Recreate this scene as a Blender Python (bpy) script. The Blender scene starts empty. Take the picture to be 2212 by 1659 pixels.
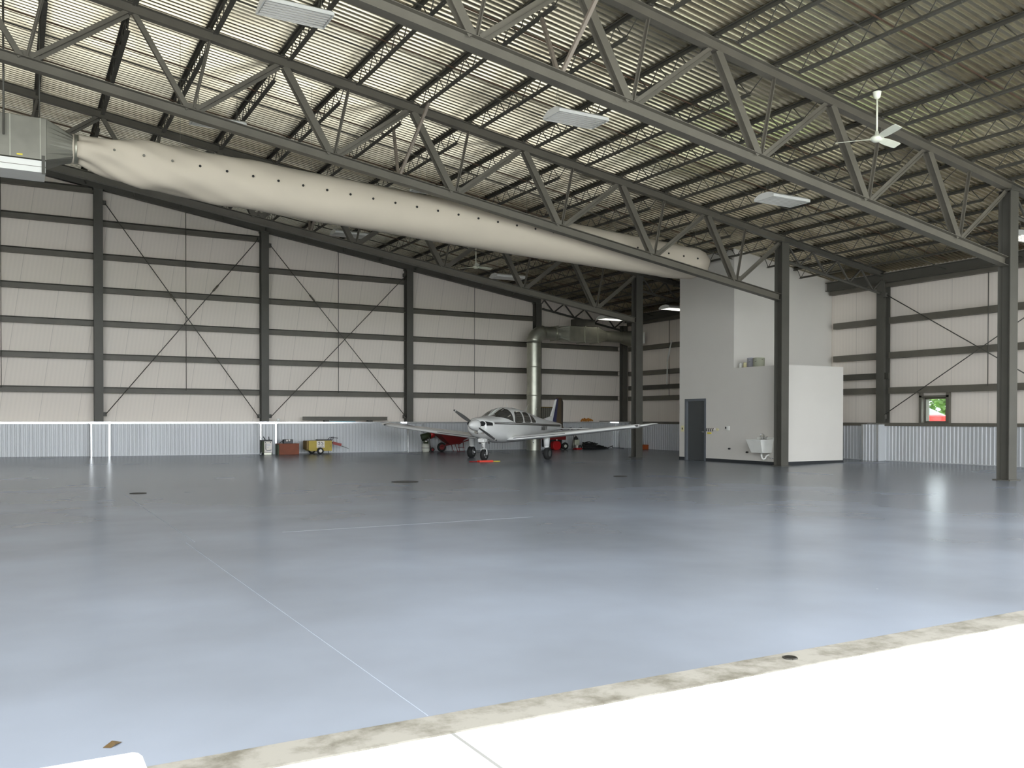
import bpy, math, random
import numpy as np
from mathutils import Vector, Matrix
random.seed(7)
sc = bpy.context.scene
COL = sc.collection
PI = math.pi
V = Vector

# ------------------------------------------------------------------ helpers
def lin(c):
    return tuple(((x/255)/12.92 if x/255 <= .04045 else ((x/255+.055)/1.055)**2.4) for x in c)

def mat(name, rgb, rough=.6, metal=0., noise=0., nscale=4., stretch=(1,1,1), bump=0., bscale=20., coat=0., spec=.5, emit=None, estr=0.):
    m = bpy.data.materials.new(name); m.use_nodes = True
    nt = m.node_tree; b = nt.nodes['Principled BSDF']
    c = lin(rgb) if max(rgb) > 1.5 else rgb
    b.inputs['Base Color'].default_value = (*c, 1)
    b.inputs['Roughness'].default_value = rough
    b.inputs['Metallic'].default_value = metal
    b.inputs['Specular IOR Level'].default_value = spec
    b.inputs['Coat Weight'].default_value = coat
    if emit:
        b.inputs['Emission Color'].default_value = (*emit, 1)
        b.inputs['Emission Strength'].default_value = estr
    tc = nt.nodes.new('ShaderNodeTexCoord'); mp = nt.nodes.new('ShaderNodeMapping')
    mp.inputs['Scale'].default_value = stretch
    nt.links.new(tc.outputs['Object'], mp.inputs['Vector'])
    n = nt.nodes.new('ShaderNodeTexNoise'); n.inputs['Scale'].default_value = nscale; n.inputs['Detail'].default_value = 6
    nt.links.new(mp.outputs['Vector'], n.inputs['Vector'])
    amt = noise if noise > 0 else .03
    mr = nt.nodes.new('ShaderNodeMapRange')
    mr.inputs['From Min'].default_value = .3; mr.inputs['From Max'].default_value = .7
    mr.inputs['To Min'].default_value = 1-amt; mr.inputs['To Max'].default_value = 1+amt
    nt.links.new(n.outputs['Fac'], mr.inputs['Value'])
    mx = nt.nodes.new('ShaderNodeVectorMath'); mx.operation = 'SCALE'
    mx.inputs[0].default_value = c
    nt.links.new(mr.outputs['Result'], mx.inputs['Scale'])
    nt.links.new(mx.outputs['Vector'], b.inputs['Base Color'])
    if bump > 0:
        n2 = nt.nodes.new('ShaderNodeTexNoise'); n2.inputs['Scale'].default_value = bscale; n2.inputs['Detail'].default_value = 4
        nt.links.new(mp.outputs['Vector'], n2.inputs['Vector'])
        bp = nt.nodes.new('ShaderNodeBump'); bp.inputs['Strength'].default_value = bump; bp.inputs['Distance'].default_value = .02
        nt.links.new(n2.outputs['Fac'], bp.inputs['Height']); nt.links.new(bp.outputs['Normal'], b.inputs['Normal'])
    return m

LOC = {}
def tag(o, label=None, cat=None, group=None, kind=None):
    if label: o['label'] = label
    if cat: o['category'] = cat
    if group: o['group'] = group
    if kind: o['kind'] = kind
    return o
def thing(name, label, cat, loc=(0,0,0), rotz=0, group=None):
    o = bpy.data.objects.new(name, None); COL.objects.link(o)
    o.location = loc; o.rotation_euler = (0,0,rotz); o.empty_display_size = .2
    LOC[o.name] = V(loc)
    return tag(o, label, cat, group)
def copy_tree(o, loc=None, label=None, group=None, parent=None):
    c = o.copy(); COL.objects.link(c)
    if parent: c.parent = parent
    for ch in o.children: copy_tree(ch, parent=c)
    if loc is not None: c.location = loc
    if label: c['label'] = label
    if group: c['group'] = group
    return c

class MB:
    def __init__(s): s.v=[]; s.f=[]; s.sm=[]
    def add(s, vs, fs, smooth=False):
        n=len(s.v); s.v += [tuple(v) for v in vs]
        for f in fs: s.f.append(tuple(i+n for i in f)); s.sm.append(smooth)
        return s
    def box(s, c, d, R=None):
        x,y,z=[k/2 for k in d]
        vs=[V((a*x,b*y,e*z)) for a in(-1,1) for b in(-1,1) for e in(-1,1)]
        if R is not None: vs=[R@v for v in vs]
        vs=[v+V(c) for v in vs]
        return s.add(vs,[(0,1,3,2),(4,6,7,5),(0,4,5,1),(2,3,7,6),(0,2,6,4),(1,5,7,3)])
    def bb(s, a, b):
        return s.box([(a[i]+b[i])/2 for i in range(3)],[abs(b[i]-a[i]) for i in range(3)])
    def prism(s, p1, p2, prof, up=(0,0,1), smooth=False, cap=True):
        p1=V(p1);p2=V(p2);ax=(p2-p1).normalized();u=V(up)
        if abs(ax.dot(u))>.999: u=V((0,1,0)) if abs(ax.y)<.9 else V((1,0,0))
        side=ax.cross(u).normalized(); u=side.cross(ax).normalized()
        n=len(prof); vs=[]
        for p in (p1,p2): vs+=[p+side*a+u*b for a,b in prof]
        s.add(vs,[(i,(i+1)%n,n+(i+1)%n,n+i) for i in range(n)],smooth)
        if cap: s.add(vs,[tuple(range(n))[::-1],tuple(range(n,2*n))])
        return s
    def tube(s, p1, p2, r, r2=None, seg=10, cap=True, smooth=True):
        r2=r if r2 is None else r2
        p1=V(p1);p2=V(p2);ax=(p2-p1).normalized();u=V((0,0,1))
        if abs(ax.dot(u))>.99:u=V((0,1,0))
        a=ax.cross(u).normalized();b=a.cross(ax).normalized();vs=[]
        for p,rr in((p1,r),(p2,r2)): vs+=[p+(a*math.cos(2*PI*i/seg)+b*math.sin(2*PI*i/seg))*rr for i in range(seg)]
        s.add(vs,[(i,(i+1)%seg,seg+(i+1)%seg,seg+i) for i in range(seg)],smooth)
        if cap: s.add(vs,[tuple(range(seg))[::-1],tuple(range(seg,2*seg))])
        return s
    def path(s, pts, r, seg=8):
        pts=[V(p) for p in pts]
        rings=[];prev=None
        for i,p in enumerate(pts):
            t=((pts[min(i+1,len(pts)-1)]-pts[max(i-1,0)])).normalized()
            if prev is None:
                u=V((0,0,1)) if abs(t.z)<.9 else V((1,0,0)); a=t.cross(u).normalized()
            else: a=(prev-t*prev.dot(t)).normalized()
            prev=a; b=t.cross(a); rr=r[i] if isinstance(r,(list,tuple)) else r
            rings.append([p+(a*math.cos(2*PI*k/seg)+b*math.sin(2*PI*k/seg))*rr for k in range(seg)])
        return s.loft(rings)
    def loft(s, rings, cap=True, smooth=True):
        n=len(rings[0]); vs=[v for r in rings for v in r]; m=len(rings)
        s.add(vs,[(j*n+i,j*n+(i+1)%n,(j+1)*n+(i+1)%n,(j+1)*n+i) for j in range(m-1) for i in range(n)],smooth)
        if cap: s.add(rings[0],[tuple(range(n))[::-1]]); s.add(rings[-1],[tuple(range(n))])
        return s
    def lathe(s, c, prof, seg=16, axis='z', smooth=True):
        c=V(c); rings=[]
        for r,h in prof:
            r=max(r,1e-4); ring=[]
            for i in range(seg):
                a=2*PI*i/seg; x,y=r*math.cos(a),r*math.sin(a)
                ring.append(c+(V((x,y,h)) if axis=='z' else V((h,x,y)) if axis=='x' else V((y,h,x))))
            rings.append(ring)
        return s.loft(rings,True,smooth)
    def grid(s, P, nu, nv, smooth=True):
        vs=[P(i/nu,j/nv) for i in range(nu+1) for j in range(nv+1)]
        return s.add(vs,[(i*(nv+1)+j,(i+1)*(nv+1)+j,(i+1)*(nv+1)+j+1,i*(nv+1)+j+1) for i in range(nu) for j in range(nv)],smooth)
    def build(s, name, m, parent=None, loc=None, local=False, kind=None, bevel=0):
        me=bpy.data.meshes.new(name)
        off=V((0,0,0))
        if not local:
            if parent is not None: off=LOC.get(parent.name,V((0,0,0)))
            elif loc is not None: off=V(loc)
        me.from_pydata([V(v)-off for v in s.v],[],s.f)
        me.polygons.foreach_set('use_smooth',s.sm)
        import bmesh
        bm=bmesh.new(); bm.from_mesh(me); bmesh.ops.remove_doubles(bm,verts=bm.verts,dist=1e-5)
        bmesh.ops.recalc_face_normals(bm,faces=bm.faces); bm.to_mesh(me); bm.free()
        me.materials.append(m)
        o=bpy.data.objects.new(name,me); COL.objects.link(o)
        if parent is not None: o.parent=parent
        elif loc is not None: o.location=loc
        LOC[o.name]=off
        if kind: o['kind']=kind
        if bevel>0:
            md=o.modifiers.new('bevel','BEVEL'); md.width=bevel; md.segments=3; md.limit_method='ANGLE'
        return o
def hprof(w,h,t=.012,tw=.01):
    a,b=w/2,h/2
    return [(-a,-b),(a,-b),(a,-b+t),(tw/2,-b+t),(tw/2,b-t),(a,b-t),(a,b),(-a,b),(-a,b-t),(-tw/2,b-t),(-tw/2,-b+t),(-a,-b+t)]
def cprof(w,h,t=.008):   # channel open to +side
    a,b=w/2,h/2
    return [(-a,-b),(a,-b),(a,-b+t),(-a+t,-b+t),(-a+t,b-t),(a,b-t),(a,b),(-a,b)]
def tprof(w,h,t=.008):   # pair of angles back to back, flange up
    a=w/2
    return [(-a,0),(-t,0),(-t,-h),(t,-h),(t,0),(a,0),(a,t),(-a,t)]
def lprof(w,t=.008): return [(0,0),(w,0),(w,t),(t,t),(t,w),(0,w)]
def rect(w,h): return [(-w/2,-h/2),(w/2,-h/2),(w/2,h/2),(-w/2,h/2)]
def circ(r,n=12): return [(r*math.cos(2*PI*i/n),r*math.sin(2*PI*i/n)) for i in range(n)]
ORD=['first','second','third','fourth','fifth','sixth','seventh','eighth','ninth','tenth','eleventh','twelfth','thirteenth','fourteenth','fifteenth','sixteenth','seventeenth','eighteenth']

# ------------------------------------------------------------------ layout
XC=20.1; XB=24.87; YA=33.2; XL=-12.0
YT=[5.2,12.25,19.17,26.22]               # truss lines front to back
YTH=3.80
zc=lambda x: 9.789-.1537*x               # underside of truss top chord
zjt=lambda x: zc(x)+.285                 # top of joists = underside of deck
zjb=lambda x: zc(x)-.13
zrb=lambda x: 9.60-.157*x                # rafter bottom on back wall
def fz(x,y):
    a=0
    if y>26.5: a=(.11+max(0,(6-x))*.008)*(y-26.5)/6.35
    b=.085*(x-20.3)/4.2 if x>20.3 else 0
    if x>20.3 and y<4.5: b*=0
    return max(a,b,0)

# ------------------------------------------------------------------ materials
M={}
M['steel']=mat('painted_steel',(80,78,71),.55,.0,.10,1.5,bump=.05)
M['steel2']=mat('truss_steel',(96,92,82),.5,.0,.12,2.0,bump=.05)
M['joist']=mat('joist_steel',(72,70,62),.55,.0,.12,3)
M['rust']=mat('rusty_angle',(92,72,56),.7,.0,.3,3)
M['knee']=mat('knee_brace_steel',(128,118,106),.6)
M['liner']=mat('liner_metal',(192,194,195),.42,.12,.05,1.2,(1,1,.15))
M['flash']=mat('bright_flashing',(235,236,236),.16,.75,.03)
M['ledge']=mat('ledge_metal',(176,184,184),.18,.8,.04)
M['gray_wall']=mat('painted_drywall',(210,206,198),.75,0,.02,.8,bump=.02,bscale=60)
M['base_black']=mat('black_cove_base',(48,50,52),.5)
M['galv']=mat('galvanised_duct',(172,172,158),.4,.8,.14,3,bump=.06,bscale=6)
M['galv_dull']=mat('dull_galvanised',(126,124,114),.5,.5,.12,2.2,bump=.05)
M['fabric']=mat('duct_fabric',(192,182,165),.85,0,.03,1.2)
M['dark']=mat('black_rubber',(24,24,24),.7)
M['black']=mat('black_plastic',(28,28,30),.4)
M['white']=mat('white_enamel',(228,228,222),.35)
M['fanwhite']=mat('fan_white',(232,234,215),.4)
M['louver']=mat('fixture_reflector',(192,189,180),.35,.25)
M['lamp']=mat('fixture_lit_tube',(255,255,240),.5,emit=(1,.97,.86),estr=5.)
M['tube']=mat('fixture_unlit_tube',(225,225,220),.3)
M['plane']=mat('aircraft_white_paint',(226,226,222),.25,0,.02,coat=.5)
M['glass']=None
M['blue']=mat('navy_paint',(26,34,84),.3,coat=.3)
M['brown']=mat('brown_paint',(82,66,42),.35,coat=.3)
M['stripe']=mat('dark_stripe_paint',(58,54,48),.35)
M['prop']=mat('propeller_grey',(92,92,90),.45,.2)
M['chrome']=mat('polished_metal',(200,200,200),.15,.9)
M['tire']=mat('tyre_rubber',(30,30,29),.75,bump=.1)
M['red']=mat('red_paint',(170,24,26),.4)
M['redcase']=mat('dull_red_paint',(120,24,26),.5)
M['barrow']=mat('wheelbarrow_red',(112,26,26),.55,0,.1)
M['orange']=mat('orange_crate',(168,84,38),.7,0,.15)
M['ored']=mat('tow_bar_red',(214,56,28),.45)
M['ochre']=mat('mustard_paint',(172,150,52),.5,0,.1)
M['ochre_d']=mat('worn_mustard',(120,96,40),.6,0,.2)
M['rustbox']=mat('rust_brown_box',(124,66,40),.65,0,.18,3)
M['olive']=mat('dark_green_paint',(52,62,36),.6)
M['pinkred']=mat('faded_red_guard',(150,72,66),.6)
M['sticker']=mat('sticker_white',(220,214,204),.5)
M['porcelain']=mat('sink_white',(225,225,218),.3)
M['pvc']=mat('white_pvc',(235,235,228),.35)
M['can']=mat('tin_can',(182,182,190),.35,.25)
M['can_g']=mat('greenish_can',(190,192,170),.35,.2)
M['cyl']=mat('propane_white',(206,206,192),.45)
M['door']=mat('grey_door_paint',(74,76,76),.5)
M['doorframe']=mat('grey_door_frame',(98,102,106),.5)
M['cream']=mat('cream_plastic',(220,214,170),.5)
M['yellow']=mat('yellow_plastic',(222,204,60),.5)
M['straporange']=mat('orange_strap',(186,120,40),.8)
M['grass']=mat('grass',(104,128,70),.95,0,.3,2)
M['leaf']=mat('tree_leaves',(104,134,72),.8,0,.35,6)
M['bark']=mat('bark',(84,70,56),.9)
M['carred']=mat('red_car_paint',(196,32,36),.25,coat=.6)
M['carglass']=mat('car_glass',(150,176,176),.1,.3)
M['drain']=mat('cast_iron',(52,50,44),.6,.3)
M['teal']=mat('teal_strip',(120,170,180),.4)

def node_mat(name):
    m=bpy.data.materials.new(name); m.use_nodes=True
    return m,m.node_tree,m.node_tree.nodes['Principled BSDF']
def N(nt,t,**k):
    n=nt.nodes.new(t)
    for a,b in k.items(): setattr(n,a,b)
    return n
def math_(nt,op,a,b=None,c=None):
    n=nt.nodes.new('ShaderNodeMath'); n.operation=op
    for i,x in enumerate((a,b,c)):
        if x is None: continue
        if isinstance(x,(int,float)): n.inputs[i].default_value=x
        else: nt.links.new(x,n.inputs[i])
    return n.outputs[0]
# back and right wall facing: off-white with leaning seams and fine ribs
def wall_mat(name,axis,lean):
    m,nt,b=node_mat(name)
    tc=N(nt,'ShaderNodeTexCoord'); sp=N(nt,'ShaderNodeSeparateXYZ'); nt.links.new(tc.outputs['Object'],sp.inputs[0])
    u=math_(nt,'ADD',sp.outputs[axis],math_(nt,'MULTIPLY',sp.outputs[2],-lean))
    fr=math_(nt,'FRACT',math_(nt,'MULTIPLY',u,1/1.17))
    d=math_(nt,'ABSOLUTE',math_(nt,'SUBTRACT',fr,.5))
    seam=math_(nt,'LESS_THAN',d,.0085)
    rib=math_(nt,'SINE',math_(nt,'MULTIPLY',u,2*PI/.13))
    ns=N(nt,'ShaderNodeTexNoise'); ns.inputs['Scale'].default_value=.7; nt.links.new(tc.outputs['Object'],ns.inputs['Vector'])
    val=math_(nt,'ADD',math_(nt,'MULTIPLY',seam,-.2),math_(nt,'ADD',math_(nt,'MULTIPLY',rib,.018),math_(nt,'ADD',.96,math_(nt,'MULTIPLY',ns.outputs['Fac'],.08))))
    v=N(nt,'ShaderNodeVectorMath',operation='SCALE'); v.inputs[0].default_value=lin((226,217,206)); nt.links.new(val,v.inputs['Scale'])
    nt.links.new(v.outputs[0],b.inputs['Base Color']); b.inputs['Roughness'].default_value=.6
    return m
M['wallA']=wall_mat('white_wall_facing_back',0,.14)
M['wallB']=wall_mat('white_wall_facing_side',1,0)
# glass
m,nt,b=node_mat('clear_glass'); b.inputs['Base Color'].default_value=(.85,.9,.88,1); b.inputs['Roughness'].default_value=.05
b.inputs['Transmission Weight'].default_value=1; b.inputs['IOR'].default_value=1.1; M['glass']=m
m,nt,b=node_mat('tinted_cabin_glass'); b.inputs['Base Color'].default_value=(.07,.068,.06,1); b.inputs['Roughness'].default_value=.08
b.inputs['Coat Weight'].default_value=.5; M['cabin']=m
# galvanised roof deck
m,nt,b=node_mat('galvanised_roof_deck')
tc=N(nt,'ShaderNodeTexCoord'); mp=N(nt,'ShaderNodeMapping'); mp.inputs['Scale'].default_value=(.18,2.2,1); nt.links.new(tc.outputs['Object'],mp.inputs[0])
n1=N(nt,'ShaderNodeTexNoise'); n1.inputs['Scale'].default_value=.5; n1.inputs['Detail'].default_value=2; nt.links.new(mp.outputs[0],n1.inputs['Vector'])
cr=N(nt,'ShaderNodeValToRGB'); cr.color_ramp.elements[0].position=.25; cr.color_ramp.elements[1].position=.6
cr.color_ramp.elements[0].color=(*lin((184,173,148)),1); cr.color_ramp.elements[1].color=(*lin((204,197,174)),1)
nt.links.new(n1.outputs['Fac'],cr.inputs['Fac']); nt.links.new(cr.outputs['Color'],b.inputs['Base Color'])
b.inputs['Metallic'].default_value=.84
n2=N(nt,'ShaderNodeTexNoise'); n2.inputs['Scale'].default_value=2.5; nt.links.new(tc.outputs['Object'],n2.inputs['Vector'])
nt.links.new(math_(nt,'MULTIPLY_ADD',n2.outputs['Fac'],.08,.18),b.inputs['Roughness'])
M['deck']=m
# floor paint
m,nt,b=node_mat('blue_grey_floor_paint')
tc=N(nt,'ShaderNodeTexCoord'); mp=N(nt,'ShaderNodeMapping'); mp.inputs['Scale'].default_value=(1,1.,1); nt.links.new(tc.outputs['Object'],mp.inputs[0])
n1=N(nt,'ShaderNodeTexNoise'); n1.inputs['Scale'].default_value=.4; n1.inputs['Detail'].default_value=4; n1.inputs['Roughness'].default_value=.5; nt.links.new(mp.outputs[0],n1.inputs['Vector'])
cr=N(nt,'ShaderNodeValToRGB'); cr.color_ramp.elements[0].position=.32; cr.color_ramp.elements[1].position=.7
cr.color_ramp.elements[0].color=(*lin((110,115,122)),1); cr.color_ramp.elements[1].color=(*lin((128,135,145)),1)
nt.links.new(n1.outputs['Fac'],cr.inputs['Fac'])
n3=N(nt,'ShaderNodeTexNoise'); n3.inputs['Scale'].default_value=6; n3.inputs['Detail'].default_value=3; nt.links.new(mp.outputs[0],n3.inputs['Vector'])
spk=math_(nt,'GREATER_THAN',n3.outputs['Fac'],.79)
mx=N(nt,'ShaderNodeMix',data_type='RGBA'); nt.links.new(math_(nt,'MULTIPLY',spk,.35),mx.inputs[0]); nt.links.new(cr.outputs['Color'],mx.inputs[6]); mx.inputs[7].default_value=(*lin((205,208,208)),1)
nt.links.new(mx.outputs[2],b.inputs['Base Color'])
n2=N(nt,'ShaderNodeTexNoise'); n2.inputs['Scale'].default_value=1.1; n2.inputs['Detail'].default_value=5; nt.links.new(mp.outputs[0],n2.inputs['Vector'])
nt.links.new(math_(nt,'MULTIPLY_ADD',n2.outputs['Fac'],.01,.255),b.inputs['Roughness']); b.inputs['Specular IOR Level'].default_value=.42
n4=N(nt,'ShaderNodeTexNoise'); n4.inputs['Scale'].default_value=2.2; n4.inputs['Detail'].default_value=2; nt.links.new(tc.outputs['Object'],n4.inputs['Vector'])
bp=N(nt,'ShaderNodeBump'); bp.inputs['Strength'].default_value=.008; bp.inputs['Distance'].default_value=.02; nt.links.new(n4.outputs['Fac'],bp.inputs['Height']); nt.links.new(bp.outputs[0],b.inputs['Normal'])
M['floor']=m
# concrete
m,nt,b=node_mat('pale_concrete')
tc=N(nt,'ShaderNodeTexCoord'); n1=N(nt,'ShaderNodeTexNoise'); n1.inputs['Scale'].default_value=.8; n1.inputs['Detail'].default_value=10; nt.links.new(tc.outputs['Object'],n1.inputs['Vector'])
cr=N(nt,'ShaderNodeValToRGB'); cr.color_ramp.elements[0].position=.3; cr.color_ramp.elements[1].position=.65
cr.color_ramp.elements[0].color=(*lin((206,206,203)),1); cr.color_ramp.elements[1].color=(*lin((222,222,221)),1)
nt.links.new(n1.outputs['Fac'],cr.inputs['Fac']); nt.links.new(cr.outputs[0],b.inputs['Base Color']); b.inputs['Roughness'].default_value=.9
M['concrete']=m
m,nt,b=node_mat('stained_sill_concrete')
tc=N(nt,'ShaderNodeTexCoord'); n1=N(nt,'ShaderNodeTexNoise'); n1.inputs['Scale'].default_value=3.5; n1.inputs['Detail'].default_value=10; n1.inputs['Roughness'].default_value=.7; nt.links.new(tc.outputs['Object'],n1.inputs['Vector'])
cr=N(nt,'ShaderNodeValToRGB'); cr.color_ramp.elements[0].position=.36; cr.color_ramp.elements[1].position=.56
cr.color_ramp.elements[0].color=(*lin((84,80,68)),1); cr.color_ramp.elements[1].color=(*lin((122,119,110)),1)
nt.links.new(n1.outputs['Fac'],cr.inputs['Fac']); nt.links.new(cr.outputs[0],b.inputs['Base Color']); b.inputs['Roughness'].default_value=.9
M['sill']=m
M['joint']=mat('joint_filler',(120,120,116),.8)
M['paintline']=mat('pale_joint_line',(136,143,153),.5)

# ------------------------------------------------------------------ setting
XR=XB+.25
def st(b,name,m,**k): return b.build(name,m,kind='structure',**k)
# floor with a gentle fall towards the drains
b=MB()
xs=[XL,-4,0,3,6,9,12,15,18,20.3,21.5,23,XR]; ys=[YTH,4.5,6,10,15,20,26.5,28,29.5,31,32,33.4]
vs=[(x,y,fz(x,y)) for x in xs for y in ys]; ny=len(ys)
b.add(vs,[(i*ny+j,(i+1)*ny+j,(i+1)*ny+j+1,i*ny+j+1) for i in range(len(xs)-1) for j in range(ny-1)],True)
b.add([(XL,YTH,-.3),(XR,YTH,-.3),(XR,33.4,-.3),(XL,33.4,-.3)],[(0,1,2,3)])
st(b,'floor',M['floor'])
# painted floor joints
b=MB(); b.bb((1.70,YTH+.02,-.004),(1.706,10.5,.001)); b.bb((1.80,10.5,-.004),(1.806,17.7,.001))
b.bb((2.9,10.9,-.004),(6.5,10.908,.001)); st(b,'trim_1',M['paintline'])
b=MB(); b.bb((XL,3.56,-.3),(XR,YTH,.004)); st(b,'trim_2',M['sill'])
b=MB(); b.bb((XL-30,-60,-.3),(XR+30,3.56,-.004)); st(b,'floor_apron',M['concrete'])
b=MB(); b.bb((1.70,-8,-.01),(1.715,3.56,-.0025)); b.bb((8.2,-8,-.01),(8.215,3.56,-.0025)); st(b,'trim_3',M['joint'])
# back wall and side walls
b=MB(); b.bb((XL,YA+.22,-.2),(XR,YA+.36,12.0)); 
o=st(b,'wall_back',M['wallA'])
WY0,WY1,WZ0,WZ1=17.11,17.82,1.33,2.08
b=MB()
for (y0,y1,z0,z1) in ((3.6,WY0,-.2,6.26),(WY1,33.4,-.2,6.26),(WY0,WY1,-.2,WZ0),(WY0,WY1,WZ1,6.26)):
    b.bb((XB+.12,y0,z0),(XR,y1,z1))
st(b,'wall_right',M['wallB'])
b=MB(); b.bb((XL-.15,3.6,-.2),(XL,33.5,12)); st(b,'wall_left',M['wallA'])
# front wall above and beside the open door
zt=lambda x: zjt(x)+.02
def slopewall(b,x0,x1,y0,y1,z0):
    vs=[(x,y,z) for y in(y0,y1) for x,z in((x0,z0),(x1,z0),(x1,zt(x1)),(x0,zt(x0)))]
    b.add(vs,[(0,1,2,3),(7,6,5,4),(0,4,5,1),(1,5,6,2),(2,6,7,3),(3,7,4,0)])
b=MB(); vs=[(x,y,z) for y in(3.45,3.62) for x,z in((XL-.1,zt(XL)-1.1),(24.7,zt(24.7)-.7),(24.7,zt(24.7)),(XL-.1,zt(XL-.1)))]
b.add(vs,[(0,1,2,3),(7,6,5,4),(0,4,5,1),(1,5,6,2),(2,6,7,3),(3,7,4,0)]); slopewall(b,24.7,XR,3.45,3.62,-.2)
st(b,'wall_front',M['wallB'])
# roof deck: ribbed underside
b=MB(); P=.15; prof=[]
y=3.45
while y<YA+.4:
    prof+=[(y,0),(y+.055,0),(y+.072,.042),(y+.133,.042)]; y+=P
prof.append((y,0))
y1=y
vs=[];n=len(prof)
for x in (XL-.2,XR+.3):
    for (yy,h) in prof: vs.append((x,yy,zjt(x)+h))
b.add(vs,[(i,i+1,n+i+1,n+i) for i in range(n-1)])
for x in(XL-.2,XR+.3): vs+= [(x,3.45,zjt(x)+.16),(x,y1,zjt(x)+.16)]
k=2*n
b.add(vs,[(k,k+1,k+3,k+2),(0,k,k+2,n),(n-1,2*n-1,k+3,k+1),tuple(range(n))+(k+1,k),tuple(range(2*n-1,n-1,-1))+(k+2,k+3)])
st(b,'ceiling',M['deck'])

# ribbed lower liner
def liner(b,horiz,u0,u1,face,z0,z1,sgn=1,dep=.022,p=.125):
    # horiz 'x': runs along X at y=face ; 'y': runs along Y at x=face. ribs stick towards the room
    prof=[];u=u0
    while u<u1-1e-4:
        w=min(p,u1-u)
        prof+=[(u,0),(u+w*.55,0),(u+w*.65,dep),(u+w*.9,dep)]; u+=w
    prof.append((u1,0))
    n=len(prof);vs=[]
    for top in(0,1):
        for (q,d) in prof:
            if horiz=='x': x,y=q,face-d*sgn
            else: x,y=face-d*sgn,q
            vs.append((x,y,z1 if top else z0(x,y)))
    b.add(vs,[(i,i+1,n+i+1,n+i) for i in range(n-1)])
fl=lambda x,y: fz(x,y)-.02
YL=32.85; XLB=24.5; ZS=1.29
AC=[-3.05,2.57,8.17,13.95,20.0]            # columns on the back wall
BC=[5.2,12.25,19.17,26.22]                # columns on the right wall
b=MB(); liner(b,'x',XL,XLB,YL,fl,ZS); st(b,'wall_liner_back',M['liner'])
b=MB(); liner(b,'y',3.7,21.5,XLB,fl,1.25); liner(b,'y',24.18,YL,XLB,fl,1.25); st(b,'wall_liner_right',M['liner'])
# column box-outs with bright corner trims
BX=[(2.27,2.86),(7.84,8.43),(13.6,14.25),(19.68,20.3),(23.9,24.5)]
b=MB(); t=MB()
for x0,x1 in BX:
    yf=YL-.33
    liner(b,'x',x0,x1,yf,fl,ZS)
    for x in(x0,x1): b.bb((x-.004,yf,fz(x,YL)-.02),(x+.004,YL,ZS))
    for x in(x0,x1):
        s=1 if x==x0 else -1
        t.bb((x-.012,yf-.035,fz(x,YL)-.01),(x+.045*s,yf-.025,ZS)); t.bb((x-.012 if s>0 else x,yf-.035,fz(x,YL)-.01),(x if s>0 else x+.012,yf+.33,ZS))
st(b,'trim_4',M['liner']); st(t,'trim_5',M['flash'])
b=MB(); t=MB()
for y0,y1 in ((18.93,19.55),(25.9,26.5),(11.9,12.55)):
    xf=XLB-.33; liner(b,'y',y0,y1,xf,fl,1.25)
    for y in(y0,y1): b.bb((xf,y-.004,.05),(XLB,y+.004,1.25))
    t.bb((xf-.03,y0-.012,fz(xf,y0)),(xf-.02,y0+.06,1.25)); t.bb((xf-.03,y1-.06,fz(xf,y0)),(xf-.02,y1+.012,1.25))
st(b,'trim_6',M['liner']); st(t,'trim_7',M['flash'])
# ledges
b=MB(); b.bb((XL,YL-.04,ZS-.03),(XLB,YA+.25,ZS))
b.bb((XL,YL-.05,ZS-.06),(XLB,YL-.035,ZS+.002))
for x0,x1 in BX: b.bb((x0-.03,YL-.38,ZS-.03),(x1+.03,YL,ZS+.006)); b.bb((x0-.03,YL-.39,ZS-.07),(x1+.03,YL-.375,ZS+.006))
st(b,'trim_8',M['flash'])
b=MB()
for y0,y1 in ((3.7,21.45),(24.2,YL)):
    b.bb((XLB-.03,y0,1.22),(XB+.14,y1,1.25)); b.prism((XLB-.04,y0,1.255),(XLB-.04,y1,1.255),rect(.02,.1))
st(b,'trim_9',M['steel2'])
b=MB(); b.bb((XLB-.06,18.9,1.262),(XB+.1,19.58,1.275)); st(b,'trim_10',M['flash'])
b=MB(); b.bb((XL,YL-.035,.0),(XLB,YL-.02,fz(12,YL)+.03)); b.bb((XLB-.035,3.7,0),(XLB-.02,21.5,.11)); st(b,'baseboard_back',M['liner'])

# window in the right wall
wx=XB+.12
w=MB()
for (y0,y1,z0,z1) in ((WY0-.04,WY0+.02,WZ0-.03,WZ1+.03),(WY1-.02,WY1+.04,WZ0-.03,WZ1+.03),(WY0,WY1,WZ1-.03,WZ1+.03),(WY0,WY1,WZ0-.03,WZ0+.03)):
    w.bb((wx-.04,y0,z0),(wx+.13,y1,z1))
wo=st(w,'window_1',M['steel2'])
g=MB(); g.bb((wx+.05,WY0+.01,WZ0),(wx+.056,WY1-.01,WZ1)); g.build('pane',M['glass'],wo)

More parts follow.
